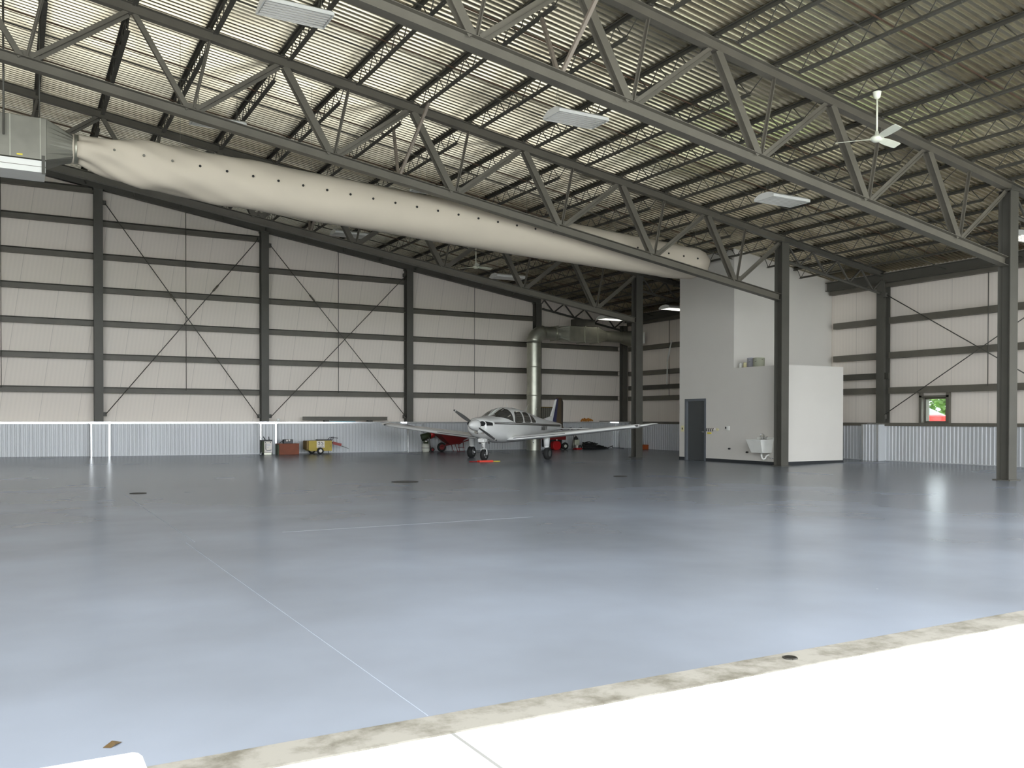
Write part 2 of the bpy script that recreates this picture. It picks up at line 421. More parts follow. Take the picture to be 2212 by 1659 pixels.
# office tower
TX=20.4; TY0=19.3; TYN=21.5; TY1=24.18; BXR=22.95; ZB=3.07
DY0,DY1,DZ=22.86,23.83,2.06
b=MB()
for y0,y1,z0,z1 in ((TY0,DY0,-.1,ZB),(DY1,TY1,-.1,ZB),(DY0,DY1,DZ,ZB)): b.bb((TX,y0,z0),(TX+.15,y1,z1))
b.bb((TX+.15,TY0,-.1),(BXR,TY0+.15,ZB)); b.bb((BXR-.15,TY0+.15,-.1),(BXR,TYN,ZB)); b.bb((TX+.15,TY0+.15,ZB-.12),(BXR-.15,TYN,ZB))
st(b,'wall_office',M['gray_wall'])
b=MB()
def topwall(x0,x1,y0,y1,z0):
    vs=[(x,y,z) for y in(y0,y1) for x,z in((x0,z0),(x1,z0),(x1,zt(x1)-.02),(x0,zt(x0)-.02))]
    b.add(vs,[(0,1,2,3),(7,6,5,4),(0,4,5,1),(1,5,6,2),(2,6,7,3),(3,7,4,0)])
topwall(TX,TX+.15,TYN,TY1,ZB); topwall(TX+.15,XB+.1,TYN,TYN+.15,ZB); topwall(TX+.15,XB+.1,TY1-.15,TY1,.0)
b.bb((BXR,TYN,.05),(XB+.1,TYN+.15,ZB))
st(b,'wall_office_upper',M['gray_wall'])
b=MB(); 
for y0,y1 in ((TY0-.015,DY0-.03),(DY1+.03,TY1)): b.bb((TX-.015,y0,-.01),(TX,y1,.1))
b.bb((TX-.015,TY0-.015,-.01),(BXR+.01,TY0,.12)); st(b,'baseboard_office',M['base_black'])
b=MB(); b.bb((TX+.07,DY0+.03,.01),(TX+.11,DY1-.03,DZ-.03)); d=st(b,'door_1',M['door'])
b=MB(); b.bb((TX-.02,DY0-.05,-.01),(TX+.15,DY0+.03,DZ+.05)); b.bb((TX-.02,DY1-.03,-.01),(TX+.15,DY1+.05,DZ+.05)); b.bb((TX-.02,DY0+.03,DZ-.03),(TX+.15,DY1-.03,DZ+.05))
b.build('door_frame',M['doorframe'],d)
b=MB(); b.tube((TX+.07,DY0+.12,.98),(TX+.01,DY0+.12,.98),.02); b.tube((TX+.02,DY0+.12,.98),(TX+.02,DY0+.24,.98),.012); b.build('door_handle',M['chrome'],d)

# ------------------------------------------------------------------ columns
def column(x,y,z0,z1,w,d,label,along='x',brackets=(),group=None):
    t_=thing('steel_column',label,'column',(x,y,z0),group=group)
    b=MB(); b.prism((x,y,z0),(x,y,z1),hprof(w,d,.02,.016) ,up=(0,1,0) if along=='x' else (1,0,0)); b.build('shaft',M['steel'],t_)
    if z0<.2:
        b=MB(); b.bb((x-w*.7,y-d*.7,z0),(x+w*.7,y+d*.7,z0+.025)); b.build('base_plate',M['steel'],t_)
    b=MB(); b.bb((x-w*.6,y-d*.6,z1-.03),(x+w*.6,y+d*.6,z1)); b.build('cap_plate',M['steel'],t_)
    for (bx,by,bz) in brackets:
        b=MB(); b.bb((bx-.05,by-.05,bz-.07),(bx+.05,by+.05,bz+.07)); b.build('brace_bracket',M['steel'],t_)
    return t_
names=['near','middle','far']
column(XC,YT[0],0,zc(XC),.3,.3,'freestanding grey steel column nearest the open front, beyond the right edge')
for k,nm in ((1,'closest to the camera at the right edge'),(2,'standing in front of the sink wall corner'),(3,'behind the aircraft wing tip')):
    column(XC,YT[k],0,zc(XC)-.0,.3,.3,'freestanding grey column '+nm)
labA=['outside the left edge of the view','left of the first cross braced bay','between the two cross braced bays','right of the second cross braced bay','just left of the vertical round duct riser']
for i,x in enumerate(AC):
    br=[]
    if i==1: br=[(x+.2,YA-.02,8.75),(x+.2,YA-.02,1.55)]
    if i==2: br=[(x-.2,YA-.02,8.05),(x-.2,YA-.02,1.5),(x+.2,YA-.02,7.85),(x+.2,YA-.02,1.5)]
    if i==3: br=[(x-.2,YA-.02,7.18),(x-.2,YA-.02,1.5)]
    column(x,YA,ZS+.005,zrb(x)+.01,.28,.3,'dark steel wall column on the back wall ledge, '+labA[i],brackets=br)
column(24.6,YA-.1,ZS+.005,5.7,.26,.26,'dark steel corner column where back and right walls meet')
for y,nm in ((BC[1],'hidden behind the near freestanding column'),(BC[2],'just right of the low office box'),(BC[3],'behind the office block')):
    br=[(24.5,y-.2,5.42),(24.5,y-.2,1.5)] if y==BC[2] else []
    column(24.68,y,1.28,zc(24.68)-.1,.3,.3,'dark column on the right wall ledge, '+nm,along='y',brackets=br)

# ------------------------------------------------------------------ roof trusses
tops=[XC-3.0*k for k in range(9)]
bots=[t-1.83 for t in tops[:8]]
zb=lambda x: 5.46+.1555*(18-x)            # top of bottom chord
def make_truss(Y):
    t_=thing('roof_truss','','roof truss',(0,Y,0))
    up=(0,0,1)
    b=MB(); b.prism((-4.4,Y,zc(-4.4)+.1),(XC+.1,Y,zc(XC+.1)+.1),hprof(.16,.2)); b.build('top_chord',M['steel2'],t_)
    b=MB(); b.prism((-4.4,Y,zb(-4.4)-.1),(XC-.12,Y,zb(XC-.12)-.1),hprof(.2,.2)); b.build('bottom_chord',M['steel2'],t_)
    for k in range(8):
        xb=bots[k]; xt=tops[k]; xl=tops[k+1]; z0=zb(xb)
        heavy=k<5
        b=MB(); 
        if heavy: b.prism((xl+.06,Y,zc(xl)),(xb-.1,Y,z0),hprof(.15,.15,.01,.008),up=(0,1,0))
        else: b.prism((xl+.06,Y,zc(xl)),(xb-.1,Y,z0),rect(.1,.1))
        b.build('compression_diagonal',M['steel2'],t_)
        b=MB(); b.prism((xb+.08,Y-.03,z0),(xt-.06,Y-.03,zc(xt)),lprof(.075),up=(0,1,0)); b.prism((xb+.08,Y+.03,z0),(xt-.06,Y+.03,zc(xt)),lprof(.075),up=(0,-1,0)); b.build('tension_diagonal',M['steel2'],t_)
        xm=xt-1.5
        b=MB(); b.prism((xb,Y,z0),(xm,Y,zc(xm)),tprof(.07,.06),up=(0,1,0)); b.build('vertical_strut',M['steel2'],t_)
        b=MB(); b.bb((xb-.2,Y-.008,z0-.02),(xb+.2,Y+.008,z0+.14)); b.build('gusset_plate',M['steel2'],t_)
    return t_
tr=make_truss(YT[0]); tr['label']='sloping steel truss over the open front, above the top edge of the view'
tl=['long sloping roof truss crossing the upper right down to the near column',
    'long sloping roof truss in front of the fabric duct, landing by the sink wall',
    'rearmost sloping steel roof truss, passing behind the fabric duct']
for k in (1,2,3):
    copy_tree(tr,(0,YT[k],0),tl[k-1])
# light outer trusses from column line to right wall
for k,nm in ((0,'of the front frame beyond the right edge'),(1,'right of the near column'),(2,'between the sink wall column and the right wall column'),(3,'behind the office block')):
    Y=YT[k]
    t_=thing('lean_to_truss','short light truss '+nm,'roof truss',(XC,Y,zc(XC)))
    b=MB(); b.prism((XC+.1,Y,zc(XC+.1)+.12),(XB-.2,Y,zc(XB-.2)+.12),hprof(.14,.17)); b.build('top_chord',M['steel'],t_)
    b=MB(); b.prism((XC+.1,Y,zc(XC+.1)-.5),(XB-.3,Y,zc(XB-.3)-.5),tprof(.1,.06)); b.build('bottom_chord',M['steel'],t_)
    for q in range(4):
        xa=XC+.2+q*1.1
        b=MB(); b.prism((xa,Y,zc(xa)+.03),(xa+.55,Y,zc(xa+.55)-.5),rect(.045,.045)); b.build('diagonal',M['steel'],t_)
        b=MB(); b.prism((xa+.55,Y,zc(xa+.55)-.5),(xa+1.1,Y,zc(xa+1.1)+.03),rect(.045,.045)); b.build('diagonal',M['steel'],t_)
# back wall rafter with its outer truss
t_=thing('wall_rafter','deep dark sloping steel rafter beam along the top of the back wall','rafter',(0,YA,zrb(0)))
b=MB(); b.prism((-4.4,YA,zrb(-4.4)+.21),(XC+.1,YA,zrb(XC+.1)+.21),hprof(.2,.42,.018,.012)); b.build('beam',M['steel'],t_)
for x in [XC-1.5*j for j in range(16)]:
    b=MB(); b.prism((x+.1,YA-.1,zrb(x)+.05),(x+.02,YA-.5,zjb(x)+.03),rect(.04,.04)); b.build('flange_brace',M['steel'],t_)
t_=thing('lean_to_truss','short light steel truss at the back wall above the horizontal galvanised duct','roof truss',(XC,YA,zc(XC)))
b=MB(); b.prism((XC+.1,YA,zc(XC+.1)+.1),(XB-.2,YA,zc(XB-.2)+.1),hprof(.14,.2)); b.build('top_chord',M['steel'],t_)
b=MB(); b.prism((XC+.15,YA,zc(XC+.1)-.42),(XB-.2,YA,zc(XB-.3)-.5),tprof(.1,.07)); b.build('bottom_chord',M['steel'],t_)
for q in range(4):
    xa=XC+.2+q*1.1
    b=MB(); b.prism((xa,YA,zc(xa)+.03),(xa+.55,YA,zc(xa+.55)-.47),rect(.05,.05)); b.build('diagonal',M['steel'],t_)
    b=MB(); b.prism((xa+.55,YA,zc(xa+.55)-.47),(xa+1.1,YA,zc(xa+1.1)+.03),rect(.05,.05)); b.build('diagonal',M['steel'],t_)
# eave beams
for (y0,y1,nm) in ((5.2,21.4,'from the near end to the office block'),(24.25,33.05,'in the far corner behind the office block')):
    t_=thing('eave_beam','deep dark steel eave beam along the top of the right wall '+nm,'beam',(24.7,y0,5.7))
    b=MB(); b.prism((24.62,y0,5.98),(24.62,y1,5.98),hprof(.2,.3,.02,.02)); b.build('girder',M['steel'],t_)
    b=MB(); b.prism((24.83,y0+.25,5.79),(24.83,y1,5.79),cprof(.2,.16,.012)); b.build('eave_channel',M['steel2'],t_)

# ------------------------------------------------------------------ bar joists
def make_joist(L):
    t_=thing('bar_joist','','joist',(0,0,0))
    h=.415
    b=MB(); b.prism((0,0,-.012),(0,L,-.012),tprof(.13,.055,.011)); b.build('top_chord',M['joist'],t_)
    e=.62 if L>4 else .25
    b=MB(); b.prism((0,e,-h+.045),(0,L-e,-h+.045),[(x,-y) for x,y in tprof(.10,.045,.010)]); b.build('bottom_chord',M['joist'],t_)
    b=MB(); n=max(2,int(round((L-2*e)/.62))); s=(L-2*e)/n; r=.0105
    b.tube((0,.12,-.03),(0,e+.05,-h+.03),r,seg=6); b.tube((0,L-.12,-.03),(0,L-e-.05,-h+.03),r,seg=6)
    for i in range(n):
        y=e+i*s
        b.tube((0,y+.02,-h+.03),(0,y+s*.5,-.03),r,seg=6); b.tube((0,y+s*.5,-.03),(0,y+s-.02,-h+.03),r,seg=6)
    b.build('web',M['joist'],t_)
    for s_ in (0,1):
        b=MB(); yy=0 if s_==0 else L-.12; b.bb((-.05,yy,-.085),(.05,yy+.12,-.055)); b.build('seat',M['joist'],t_)
    return t_
bayn=['ahead of the near truss','between near and middle trusses','between middle and rear trusses','behind the rear truss']
bays=[(YT[0],YT[1]),(YT[1],YT[2]),(YT[2],YT[3]),(YT[3],YA)]
cache={}
def put_joist(x,y0,y1,label,group):
    L=round(y1-y0,3)
    if L not in cache:
        o=make_joist(L); cache[L]=o; o.location=(x,y0,zjt(x)-.002); o['label']=label; o['group']=group; return
    copy_tree(cache[L],(x,y0,zjt(x)-.002),label,group)
for bi,(y0,y1) in enumerate(bays):
    g='bar joists '+bayn[bi]
    for j in range(16):
        x=XC-1.5*j+ (0 if j else 0)
        lab='steel bar joist '+bayn[bi]+(', directly on the column line' if j==0 else ', %s up the roof from the column line'%ORD[j-1])
        put_joist(x,y0,y1,lab,g)
    for j,x in enumerate((21.6,23.1)):
        pos='%s down from the column line'%ORD[j]
        if bi==2:
            put_joist(x,y0,TYN-.02,'short bar joist ending at the office block front, '+pos,g)
            put_joist(x,TY1+.02,y1,'short bar joist behind the office block, '+pos,g)
        else: put_joist(x,y0,y1,'steel bar joist '+bayn[bi]+', '+pos,g)
# bridging lines
for bi,(y0,y1) in enumerate(bays):
    for q in (1,2):
        y=y0+(y1-y0)*q/3
        xe=XB-.3 if not (bi==2 and q in (1,2) and TYN<y<TY1) else TX-.05
        nm='front' if q==1 else 'rear'
        t_=thing('joist_bridging','thin rusty bridging line under the roof '+bayn[bi]+', the '+nm+' one','bridging',(0,y,zjt(0)),group='bridging lines '+bayn[bi])
        b=MB(); b.prism((-3,y,zjt(-3)-.075),(xe,y,zjt(xe)-.075),lprof(.034,.004)); b.build('upper_angle',M['rust'],t_)
        b=MB(); b.prism((-3,y+.03,zjb(-3)+.055),(xe,y+.03,zjb(xe)+.055),lprof(.034,.004)); b.build('lower_angle',M['joist'],t_)
# knee braces from bottom chord
for k,nm in ((1,'near'),(2,'middle'),(3,'rear')):
    for s,sn in ((-1,'front'),(1,'rear')):
        Y=YT[k]; b=MB(); b.prism((7.8,Y+s*.06,zb(7.8)+.0),(8.1-.02,Y+s*1.05,zjb(8.1)+.02),lprof(.06),up=(1,0,0))
        tag(b.build('knee_brace',M['knee'],loc=(7.8,Y,zb(7.8))),'thin angle brace rising %sward from the lower chord of the %s truss'%(sn,nm),'brace',group='truss knee braces')

# ------------------------------------------------------------------ girts, rods
GZ=[2.38,3.515,4.65,5.785,6.925,8.06,9.15]
bayA=[(-3.05,2.57,7,'at the left end'),(2.57,8.17,6,'in the first cross braced bay'),(8.17,13.95,5,'in the second cross braced bay'),(13.95,20.0,4,'in the bay left of the duct riser'),(20.0,24.6,3,'in the corner bay behind the duct riser')]
for x0,x1,n,nm in bayA:
    for i in range(n):
        z=GZ[i]; b=MB(); b.prism((x0+.14,YA+.06,z),(x1-.14,YA+.06,z),cprof(.2,.2,.012),up=(0,0,1))
        tag(b.build('wall_girt',M['steel2'],loc=((x0+x1)/2,YA,z)),'back wall girt %s, %s above the ledge'%(nm,ORD[i]),'girt',group='back wall girts '+nm)
GB=[2.35,3.49,4.62]
for y0,y1,nm in ((5.3,12.1,'beyond the right edge'),(12.4,19.02,'in the bay with the window'),(19.32,21.25,'between the wall column and the office block'),(24.3,26.07,'just behind the office block'),(26.37,32.95,'in the far corner bay')):
    for i,z in enumerate(GB):
        if i==0 and nm.startswith('between'): y1_=21.45
        b=MB(); b.prism((XB-.02,y0,z),(XB-.02,y1,z),cprof(.2,.2,.012),up=(0,0,1))
        tag(b.build('wall_girt',M['steel2'],loc=(XB,(y0+y1)/2,z)),'right wall girt %s, %s above the ledge'%(nm,ORD[i]),'girt',group='right wall girts '+nm)
for y0,y1,nm in ((19.0,21.3,'crossing the column beside the office block'),(24.3,32.9,'in the far corner')):
    b=MB(); b.prism((XB-.12,y0,2.83),(XB-.12,y1,2.83),rect(.05,.2))
    tag(b.build('wall_plank',M['joist'],loc=(XB,(y0+y1)/2,2.83)),'dark flat beam low on the right wall '+nm,'beam')
# window jamb framing
for y,nm in ((16.97,'right'),(17.90,'left')):
    b=MB(); b.prism((XB-.02,y,1.26),(XB-.02,y,2.25),cprof(.1,.1,.01),up=(1,0,0)); tag(b.build('window_stud',M['steel2'],loc=(XB,y,1.26)),'grey steel stud framing the %s side of the small window'%nm,'stud')
b=MB(); b.bb((XB-.07,16.93,2.1),(XB+.05,17.94,2.16)); tag(b.build('window_lintel',M['steel2'],loc=(XB,17.4,2.1)),'grey steel lintel across the top of the small window','lintel')
def rod(p,q,label,turn=None):
    t_=thing('brace_rod',label,'brace rod',p,group='cross bracing rods')
    b=MB(); b.tube(p,q,.016,seg=8); b.build('rod',M['steel'],t_)
    if turn:
        a=V(p).lerp(V(q),turn-.017); c=V(p).lerp(V(q),turn+.017); b=MB(); b.tube(a,c,.034,seg=8); b.build('turnbuckle',M['steel2'],t_)
yb=YA-.1
rod((2.78,yb,8.72),(7.95,yb,1.45),'diagonal brace rod falling to the right in the first braced bay',.42)
rod((7.95,yb-.05,8.05),(2.78,yb-.05,1.55),'diagonal brace rod rising to the right in the first braced bay',.3)
rod((8.37,yb,7.85),(13.8,yb,1.47),'diagonal brace rod falling to the right in the second braced bay',.29)
rod((13.8,yb-.05,7.18),(8.37,yb-.05,1.47),'diagonal brace rod rising to the right in the second braced bay')
rod((24.52,18.98,5.45),(24.52,12.4,1.45),'diagonal brace rod on the right wall falling towards the near column')
rod((24.47,18.98,1.55),(24.47,12.4,5.45),'diagonal brace rod on the right wall rising towards the near column')
for x,z0,nm in ((-.3,2.4,'near the left edge of the view'),(5.4,2.4,'through the middle of the first braced bay'),(11.0,2.4,'through the middle of the second braced bay'),(16.9,2.4,'between the second braced bay and the duct riser')):
    b=MB(); b.tube((x,YA-.06,z0),(x,YA-.06,zrb(x)),.012,seg=6); tag(b.build('sag_rod',M['steel'],loc=(x,YA,z0)),'thin vertical rod on the back wall '+nm,'rod')
for y,z0,nm in ((15.65,2.4,'in the window bay'),(30.0,2.4,'in the far corner bay')):
    b=MB(); b.tube((XB-.14,y,z0),(XB-.14,y,5.7),.012,seg=6); tag(b.build('sag_rod',M['steel'],loc=(XB,y,z0)),'thin vertical rod hanging down the right wall '+nm,'rod')

# ------------------------------------------------------------------ light fixtures
def make_light(lit):
    t_=thing('light_fixture','','light',(0,0,0))
    prof=[(-.31,0),(.31,0),(.31,.035),(.22,.09),(.1,.115),(-.1,.115),(-.22,.09),(-.31,.035)]
    b=MB(); 
    n=len(prof)
    b.prism((-.6,0,0),(.6,0,0),prof)
    # hollow look: shell only without bottom face is handled by reflector set just below
    b.build('housing',M['white'],t_)
    for i in range(6):
        y=-.24+.096*i
        r=MB(); r.add([(-.57,y-.044,-.004),(.57,y-.044,-.004),(.57,y-.02,-.03 if 0 else -.0025),(-.57,y-.02,-.0025)],[(0,1,2,3)])
        r=MB(); r.prism((-.57,y,-.001),(.57,y,-.001),[(-.046,-.03),(-.04,-.03),(-.02,0),(.02,0),(.04,-.03),(.046,-.03),(.046,.001),(-.046,.001)]); r.build('reflector',M['louver'],t_)
        r=MB(); r.tube((-.56,y,-.02),(.56,y,-.02),.009,seg=8); r.build('tube',M['lamp'] if lit else M['tube'],t_)
    r=MB()
    for sx in(-1,1):
        r.bb((sx*.6-.012,-.315,-.034),(sx*.6+.012,.315,.03))
    for sy in(-1,1): r.bb((-.6,sy*.31-.008,-.034),(.6,sy*.31+.008,.03))
    r.build('rim',M['white'],t_)
    for sx in(-1,1):
        r=MB(); r.tube((sx*.45,-.1,.1),(sx*.45,0,.62),.004,seg=5); r.tube((sx*.45,.1,.1),(sx*.45,0,.62),.004,seg=5); r.tube((sx*.45,0,.62),(sx*.45,0,.86),.004,seg=5); r.build('hanger_wire',M['galv_dull'],t_)
    return t_
Ls=[(4.36,15.5,8.53,0,'white louvred hanging light fixture cut by the top edge at left'),
(10.21,15.4,7.63,0,'white louvred hanging light fixture high in the centre between near and middle trusses'),
(16.25,15.5,6.70,0,'white louvred hanging light fixture left of the white ceiling fan'),
(21.75,12.75,5.88,1,'lit hanging light fixture at the right edge behind the near column'),
(4.36,22.2,8.53,0,'white light fixture half hidden behind the middle truss chord at far left'),
(10.1,22.2,7.65,0,'white light fixture peeping between the fabric duct and the middle truss chord'),
(10.03,29.0,7.66,0,'white light fixture below the fabric duct near the left rear truss'),
(16.2,29.05,6.71,0,'white light fixture just right of the small far ceiling fan'),
(22.57,31.2,5.73,1,'brightly lit light fixture above the horizontal galvanised duct'),
(22.6,27.0,5.72,1,'lit light fixture partly hidden by the office block edge')]
protos={}
for x,y,z,lit,lab in Ls:
    if lit not in protos:
        o=make_light(lit); protos[lit]=o; o.location=(x,y,z); o['label']=lab
    else: o=copy_tree(protos[lit],(x,y,z),lab)
    o['group']='hanging light fixtures'

# ------------------------------------------------------------------ ceiling fans
def make_fan(rot,H):
    t_=thing('ceiling_fan','','ceiling fan',(0,0,0))
    b=MB(); b.lathe((0,0,H-.13),[(.028,0),(.06,.03),(.075,.12),(.078,.13)]); b.build('canopy',M['fanwhite'],t_)
    b=MB(); b.tube((0,0,.12),(0,0,H-.12),.017); b.build('downrod',M['fanwhite'],t_)
    b=MB(); b.lathe((0,0,0),[(0,-.06),(.07,-.055),(.115,-.02),(.12,.015),(.09,.04),(.04,.055),(.03,.13),(.0,.135)],20); b.build('motor',M['fanwhite'],t_)
    for k in range(3):
        a=rot+k*2*PI/3; d=V((math.cos(a),math.sin(a),0)); s=V((-d.y,d.x,0))
        def Pt(u,v):
            r=.1+u*.62; w=(.035+.045*math.sin(min(u*2.2,1)*PI/2))*(1 if u<.93 else .8)
            return d*r+s*((v-.5)*2*w)+V((0,0,-(v-.5)*.05))
        b=MB(); n=8; vs=[];
        for i in range(n+1):
            for v in(0,1):
                p=Pt(i/n,v); vs+= [p,p+V((0,0,.006))]
        fs=[]
        for i in range(n):
            a0=i*4;b0=(i+1)*4
            fs+=[(a0,b0,b0+2,a0+2),(a0+1,a0+3,b0+3,b0+1),(a0,a0+1,b0+1,b0),(a0+2,b0+2,b0+3,a0+3)]
        fs+=[(0,2,3,1),(n*4,n*4+1,n*4+3,n*4+2)]
        b.add(vs,fs); b.build('blade',M['fanwhite'],t_)
    return t_
f=make_fan(0,.86); f.location=(13.95,11.0,6.6); f['label']='white three-blade ceiling fan hanging in front of the near truss at upper right'; f['group']='ceiling fans'
f.rotation_euler.z=math.radians(8)
f2=copy_tree(f,(14.84,29.0,6.98),'small far white ceiling fan hanging below the fabric duct'); 

# ------------------------------------------------------------------ fabric duct
YD=20.3
kx=[1.17,1.5,2.4,4,6.4,10,13.5,16.8,17.6,18.0,18.2]
kc=[6.93,6.90,6.80,6.69,6.555,6.36,6.19,6.035,6.02,6.05,6.1]
kr=[.285,.34,.48,.53,.545,.545,.53,.50,.45,.32,.1]
def duct(x): return np.interp(x,kx,kc),np.interp(x,kx,kr)
t_=thing('fabric_duct','long cream fabric air duct hanging across the hall behind the middle truss','air duct',(1.2,YD,6.93))
b=MB(); rings=[]; nX=150; nA=48
for i in range(nX+1):
    x=1.17+(18.2-1.17)*i/nX; c,r=duct(x); fade=max(0,1-(x-1.2)/5)
    ring=[]
    for k in range(nA):
        a=2*PI*k/nA
        w=fade*.035*math.sin(3.1*a+ x*3.0)+fade*.018*math.sin(7*a-x*5)+.008*math.sin(2*a+x*.9)+.004*math.sin(5*a+x*2.3)
        if x>16.3: w+=.018*math.sin(6*a+x*4)*(x-16.3)/1.9
        sag=-.05*fade*max(0,-math.sin(a))*math.sin(min((x-1.2),2)*PI/2)
        rr=max(.02,r+min(w,r*.3))
        ring.append(V((x,YD+rr*math.cos(a),c+rr*math.sin(a)+sag)))
    rings.append(ring)
b.loft(rings); b.build('fabric_sleeve',M['fabric'],t_)
b=MB(); b.tube((1.12,YD,6.93),(1.2,YD,6.93),.292,seg=32); b.build('clamp_band',M['galv'],t_)
x=1.85
while x<17.4:
    c,r=duct(x); a=math.radians(7); ny,nz=-math.cos(a),math.sin(a)
    p=V((x,YD+(r+.012)*ny,c+(r+.012)*nz))
    if x>1.7:
        b=MB(); b.tube(p,p+V((0,ny,nz))*.014,.027,seg=12); b.build('outlet_grommet',M['dark'] if x>3 else M['galv_dull'],t_)
    x+=.555
for x in [3.2+2.9*i for i in range(6)]:
    b=MB(); c,r=duct(x); b.tube((x,YD,c+r-.01),(x,YD,zjt(x)),.004,seg=5); b.build('suspension_wire',M['galv_dull'],t_)
b=MB(); b.path([(x,YD,duct(x)[0]+duct(x)[1]+.02) for x in (2,4,6.4,10,13.5,16.5)],.006,6); b.build('top_cable',M['galv_dull'],t_)
# air handler
t_=thing('air_handler','grey sheet metal air handler box hanging at the left end of the fabric duct','air handler',(-.2,YD,6.3))
b=MB(); b.bb((-1.1,YD-.42,6.52),(.62,YD+.42,7.34)); b.build('cabinet',M['galv_dull'],t_,bevel=.01)
for xs_ in(-.02,.5):
    b=MB(); b.bb((xs_,YD-.426,6.52),(xs_+.012,YD-.42,7.34)); b.build('seam',M['galv'],t_)
b=MB(); b.bb((-.9,YD-.40,6.27),(.6,YD+.38,6.5)); b.build('intake_grille',M['white'],t_)
b=MB(); b.bb((-.9,YD-.408,6.375),(.6,YD-.40,6.385)); b.build('grille_slat',M['galv_dull'],t_)
for x in(-.88,.56):
    b=MB(); b.bb((x-.03,YD-.43,6.24),(x+.03,YD-.40,6.6)); b.build('bracket',M['joist'],t_)
b=MB(); rings=[]
rr=[]
for i in range(32):
    a=2*PI*i/32+PI/4; m_=max(abs(math.cos(a)),abs(math.sin(a))); rr.append((math.cos(a)/m_,math.sin(a)/m_,math.cos(a),math.sin(a)))
for q in(0,1,):
    rings.append([V((.62+q*.5,YD+((1-q)*p[0]*.42+q*p[2]*.285),(6.93)+((1-q)*p[1]*.40+q*p[3]*.285))) for p in rr])
b.loft(rings,smooth=False); b.build('transition',M['galv_dull'],t_)
b=MB(); b.tube((1.05,YD,6.93),(1.12,YD,6.93),.295,seg=32); b.build('collar',M['fabric'],t_)
b=MB(); b.bb((.1,YD-.427,6.56),(.2,YD-.42,6.59)); b.build('warning_label',M['yellow'],t_)
for x in(-.95,.5):
    b=MB(); b.tube((x,YD-.3,7.3),(x,YD-.3,zjt(x)),.012,seg=6); b.build('hanger_rod',M['steel'],t_)
b=MB(); b.tube((-.12,YD-.5,6.9),(-.12,YD-.5,zjt(0)),.02,seg=8)
tag(b.build('drop_pipe',M['steel'],loc=(-.12,YD-.5,6.9)),'thin vertical pipe dropping from the roof in front of the air handler','pipe')

# ------------------------------------------------------------------ galvanised duct in the corner
YG=32.1
t_=thing('metal_duct','shiny galvanised round duct rising behind the aircraft and turning along the back wall','air duct',(19.2,YG,.1))
def PX(px,y=YG): # x of a pixel column on plane y (layout aid)
    a=math.radians(29.447)+math.atan((px-1106)/1913); return y*math.tan(a)
xr=PX(1153); rd=.30
b=MB(); b.tube((xr,YG,fz(xr,YG)),(xr,YG,4.6),rd,seg=28,cap=False); b.build('riser',M['galv'],t_)
b=MB(); pts=[V((xr+.45-.45*math.cos(a),YG,4.62+.45*math.sin(a))) for a in [PI/2*i/6 for i in range(7)]]
b.path(pts,rd*1.02,28); b.build('elbow',M['galv'],t_)
for z in (1.2,2.4,3.6,4.6):
    b=MB(); b.lathe((xr,YG,z),[(rd,-.02),(rd+.012,-.015),(rd+.012,.015),(rd,.02)],28); b.build('joint_ring',M['galv'],t_)
zd=5.07
x1=PX(1197); x2=PX(1204); x3=PX(1222); x4=PX(1255); x5=PX(1283); x6=PX(1305); x7=PX(1338); x8=PX(1362)
b=MB(); b.tube((xr+.44,YG,zd),(x1,YG,zd),.27,seg=24,cap=False); b.build('round_run',M['galv'],t_)
def rtrans(b,xa,xb,h0,h1,r0,r1):
    rings=[]
    for q,xx in((0,xa),(1,xb)):
        w=r0*(1-q)+r1*q; h=h0*(1-q)+h1*q
        rings.append([V((xx,YG+(p[0]*w+(p[2]-p[0])*w*h),zd+(p[1]*w+(p[3]-p[1])*w*h))) for p in rr])
    b.loft(rings,cap=False,smooth=False)
b=MB(); rtrans(b,x1,x3,1,0,.27,.33); b.build('transition',M['galv'],t_)
b=MB(); b.bb((x3,YG-.33,zd-.33),(x5,YG+.33,zd+.33)); b.build('plenum_box',M['galv'],t_)
b=MB(); b.bb((x4-.03,YG-.36,zd-.36),(x4+.03,YG+.36,zd+.36)); b.bb((x5-.03,YG-.35,zd-.35),(x5+.02,YG+.35,zd+.35)); b.bb((x1-.02,YG-.31,zd-.31),(x1+.02,YG+.31,zd+.31)); b.build('flange',M['galv'],t_)
b=MB(); rtrans(b,x5,x6,0,1,.33,.25); b.build('transition',M['galv'],t_)
b=MB(); b.tube((x6,YG,zd),(x7,YG,zd),.25,seg=24,cap=False); b.build('round_run',M['galv'],t_)
b=MB(); b.tube((x7,YG,zd),(x8,YG,zd-.05),.25,.36,seg=24,cap=False); b.build('flare',M['galv'],t_)
b=MB(); b.bb((PX(1238),YG-.25,zd+.36),(PX(1278),YG+.2,zd+.66)); tag(b.build('duct_motor_box',M['joist'],loc=(22,YG,zd+.4)),'dark grey box sitting on top of the horizontal galvanised duct','motor box')
b=MB(); b.bb((24.65,31.75,4.85),(24.75,31.95,5.25)); o=b.build('wall_damper',M['rustbox'],loc=(24.7,31.8,4.9)); tag(o,'small rust brown box with a white strip high in the far corner','vent box')
b=MB(); b.bb((24.6,31.6,4.8),(24.66,31.68,5.3)); b.build('white_strip',M['white'],o)
b=MB(); b.tube((24.4,29.72,3.9),(24.4,29.45,4.75),.03,seg=8); b.tube((24.4,29.72,3.9),(24.4,29.75,2.9),.025,seg=8); tag(b.build('leaning_pipe',M['pvc'],loc=(24.4,29.7,2.9)),'thin white pipe high on the far wall beside the office block','pipe')

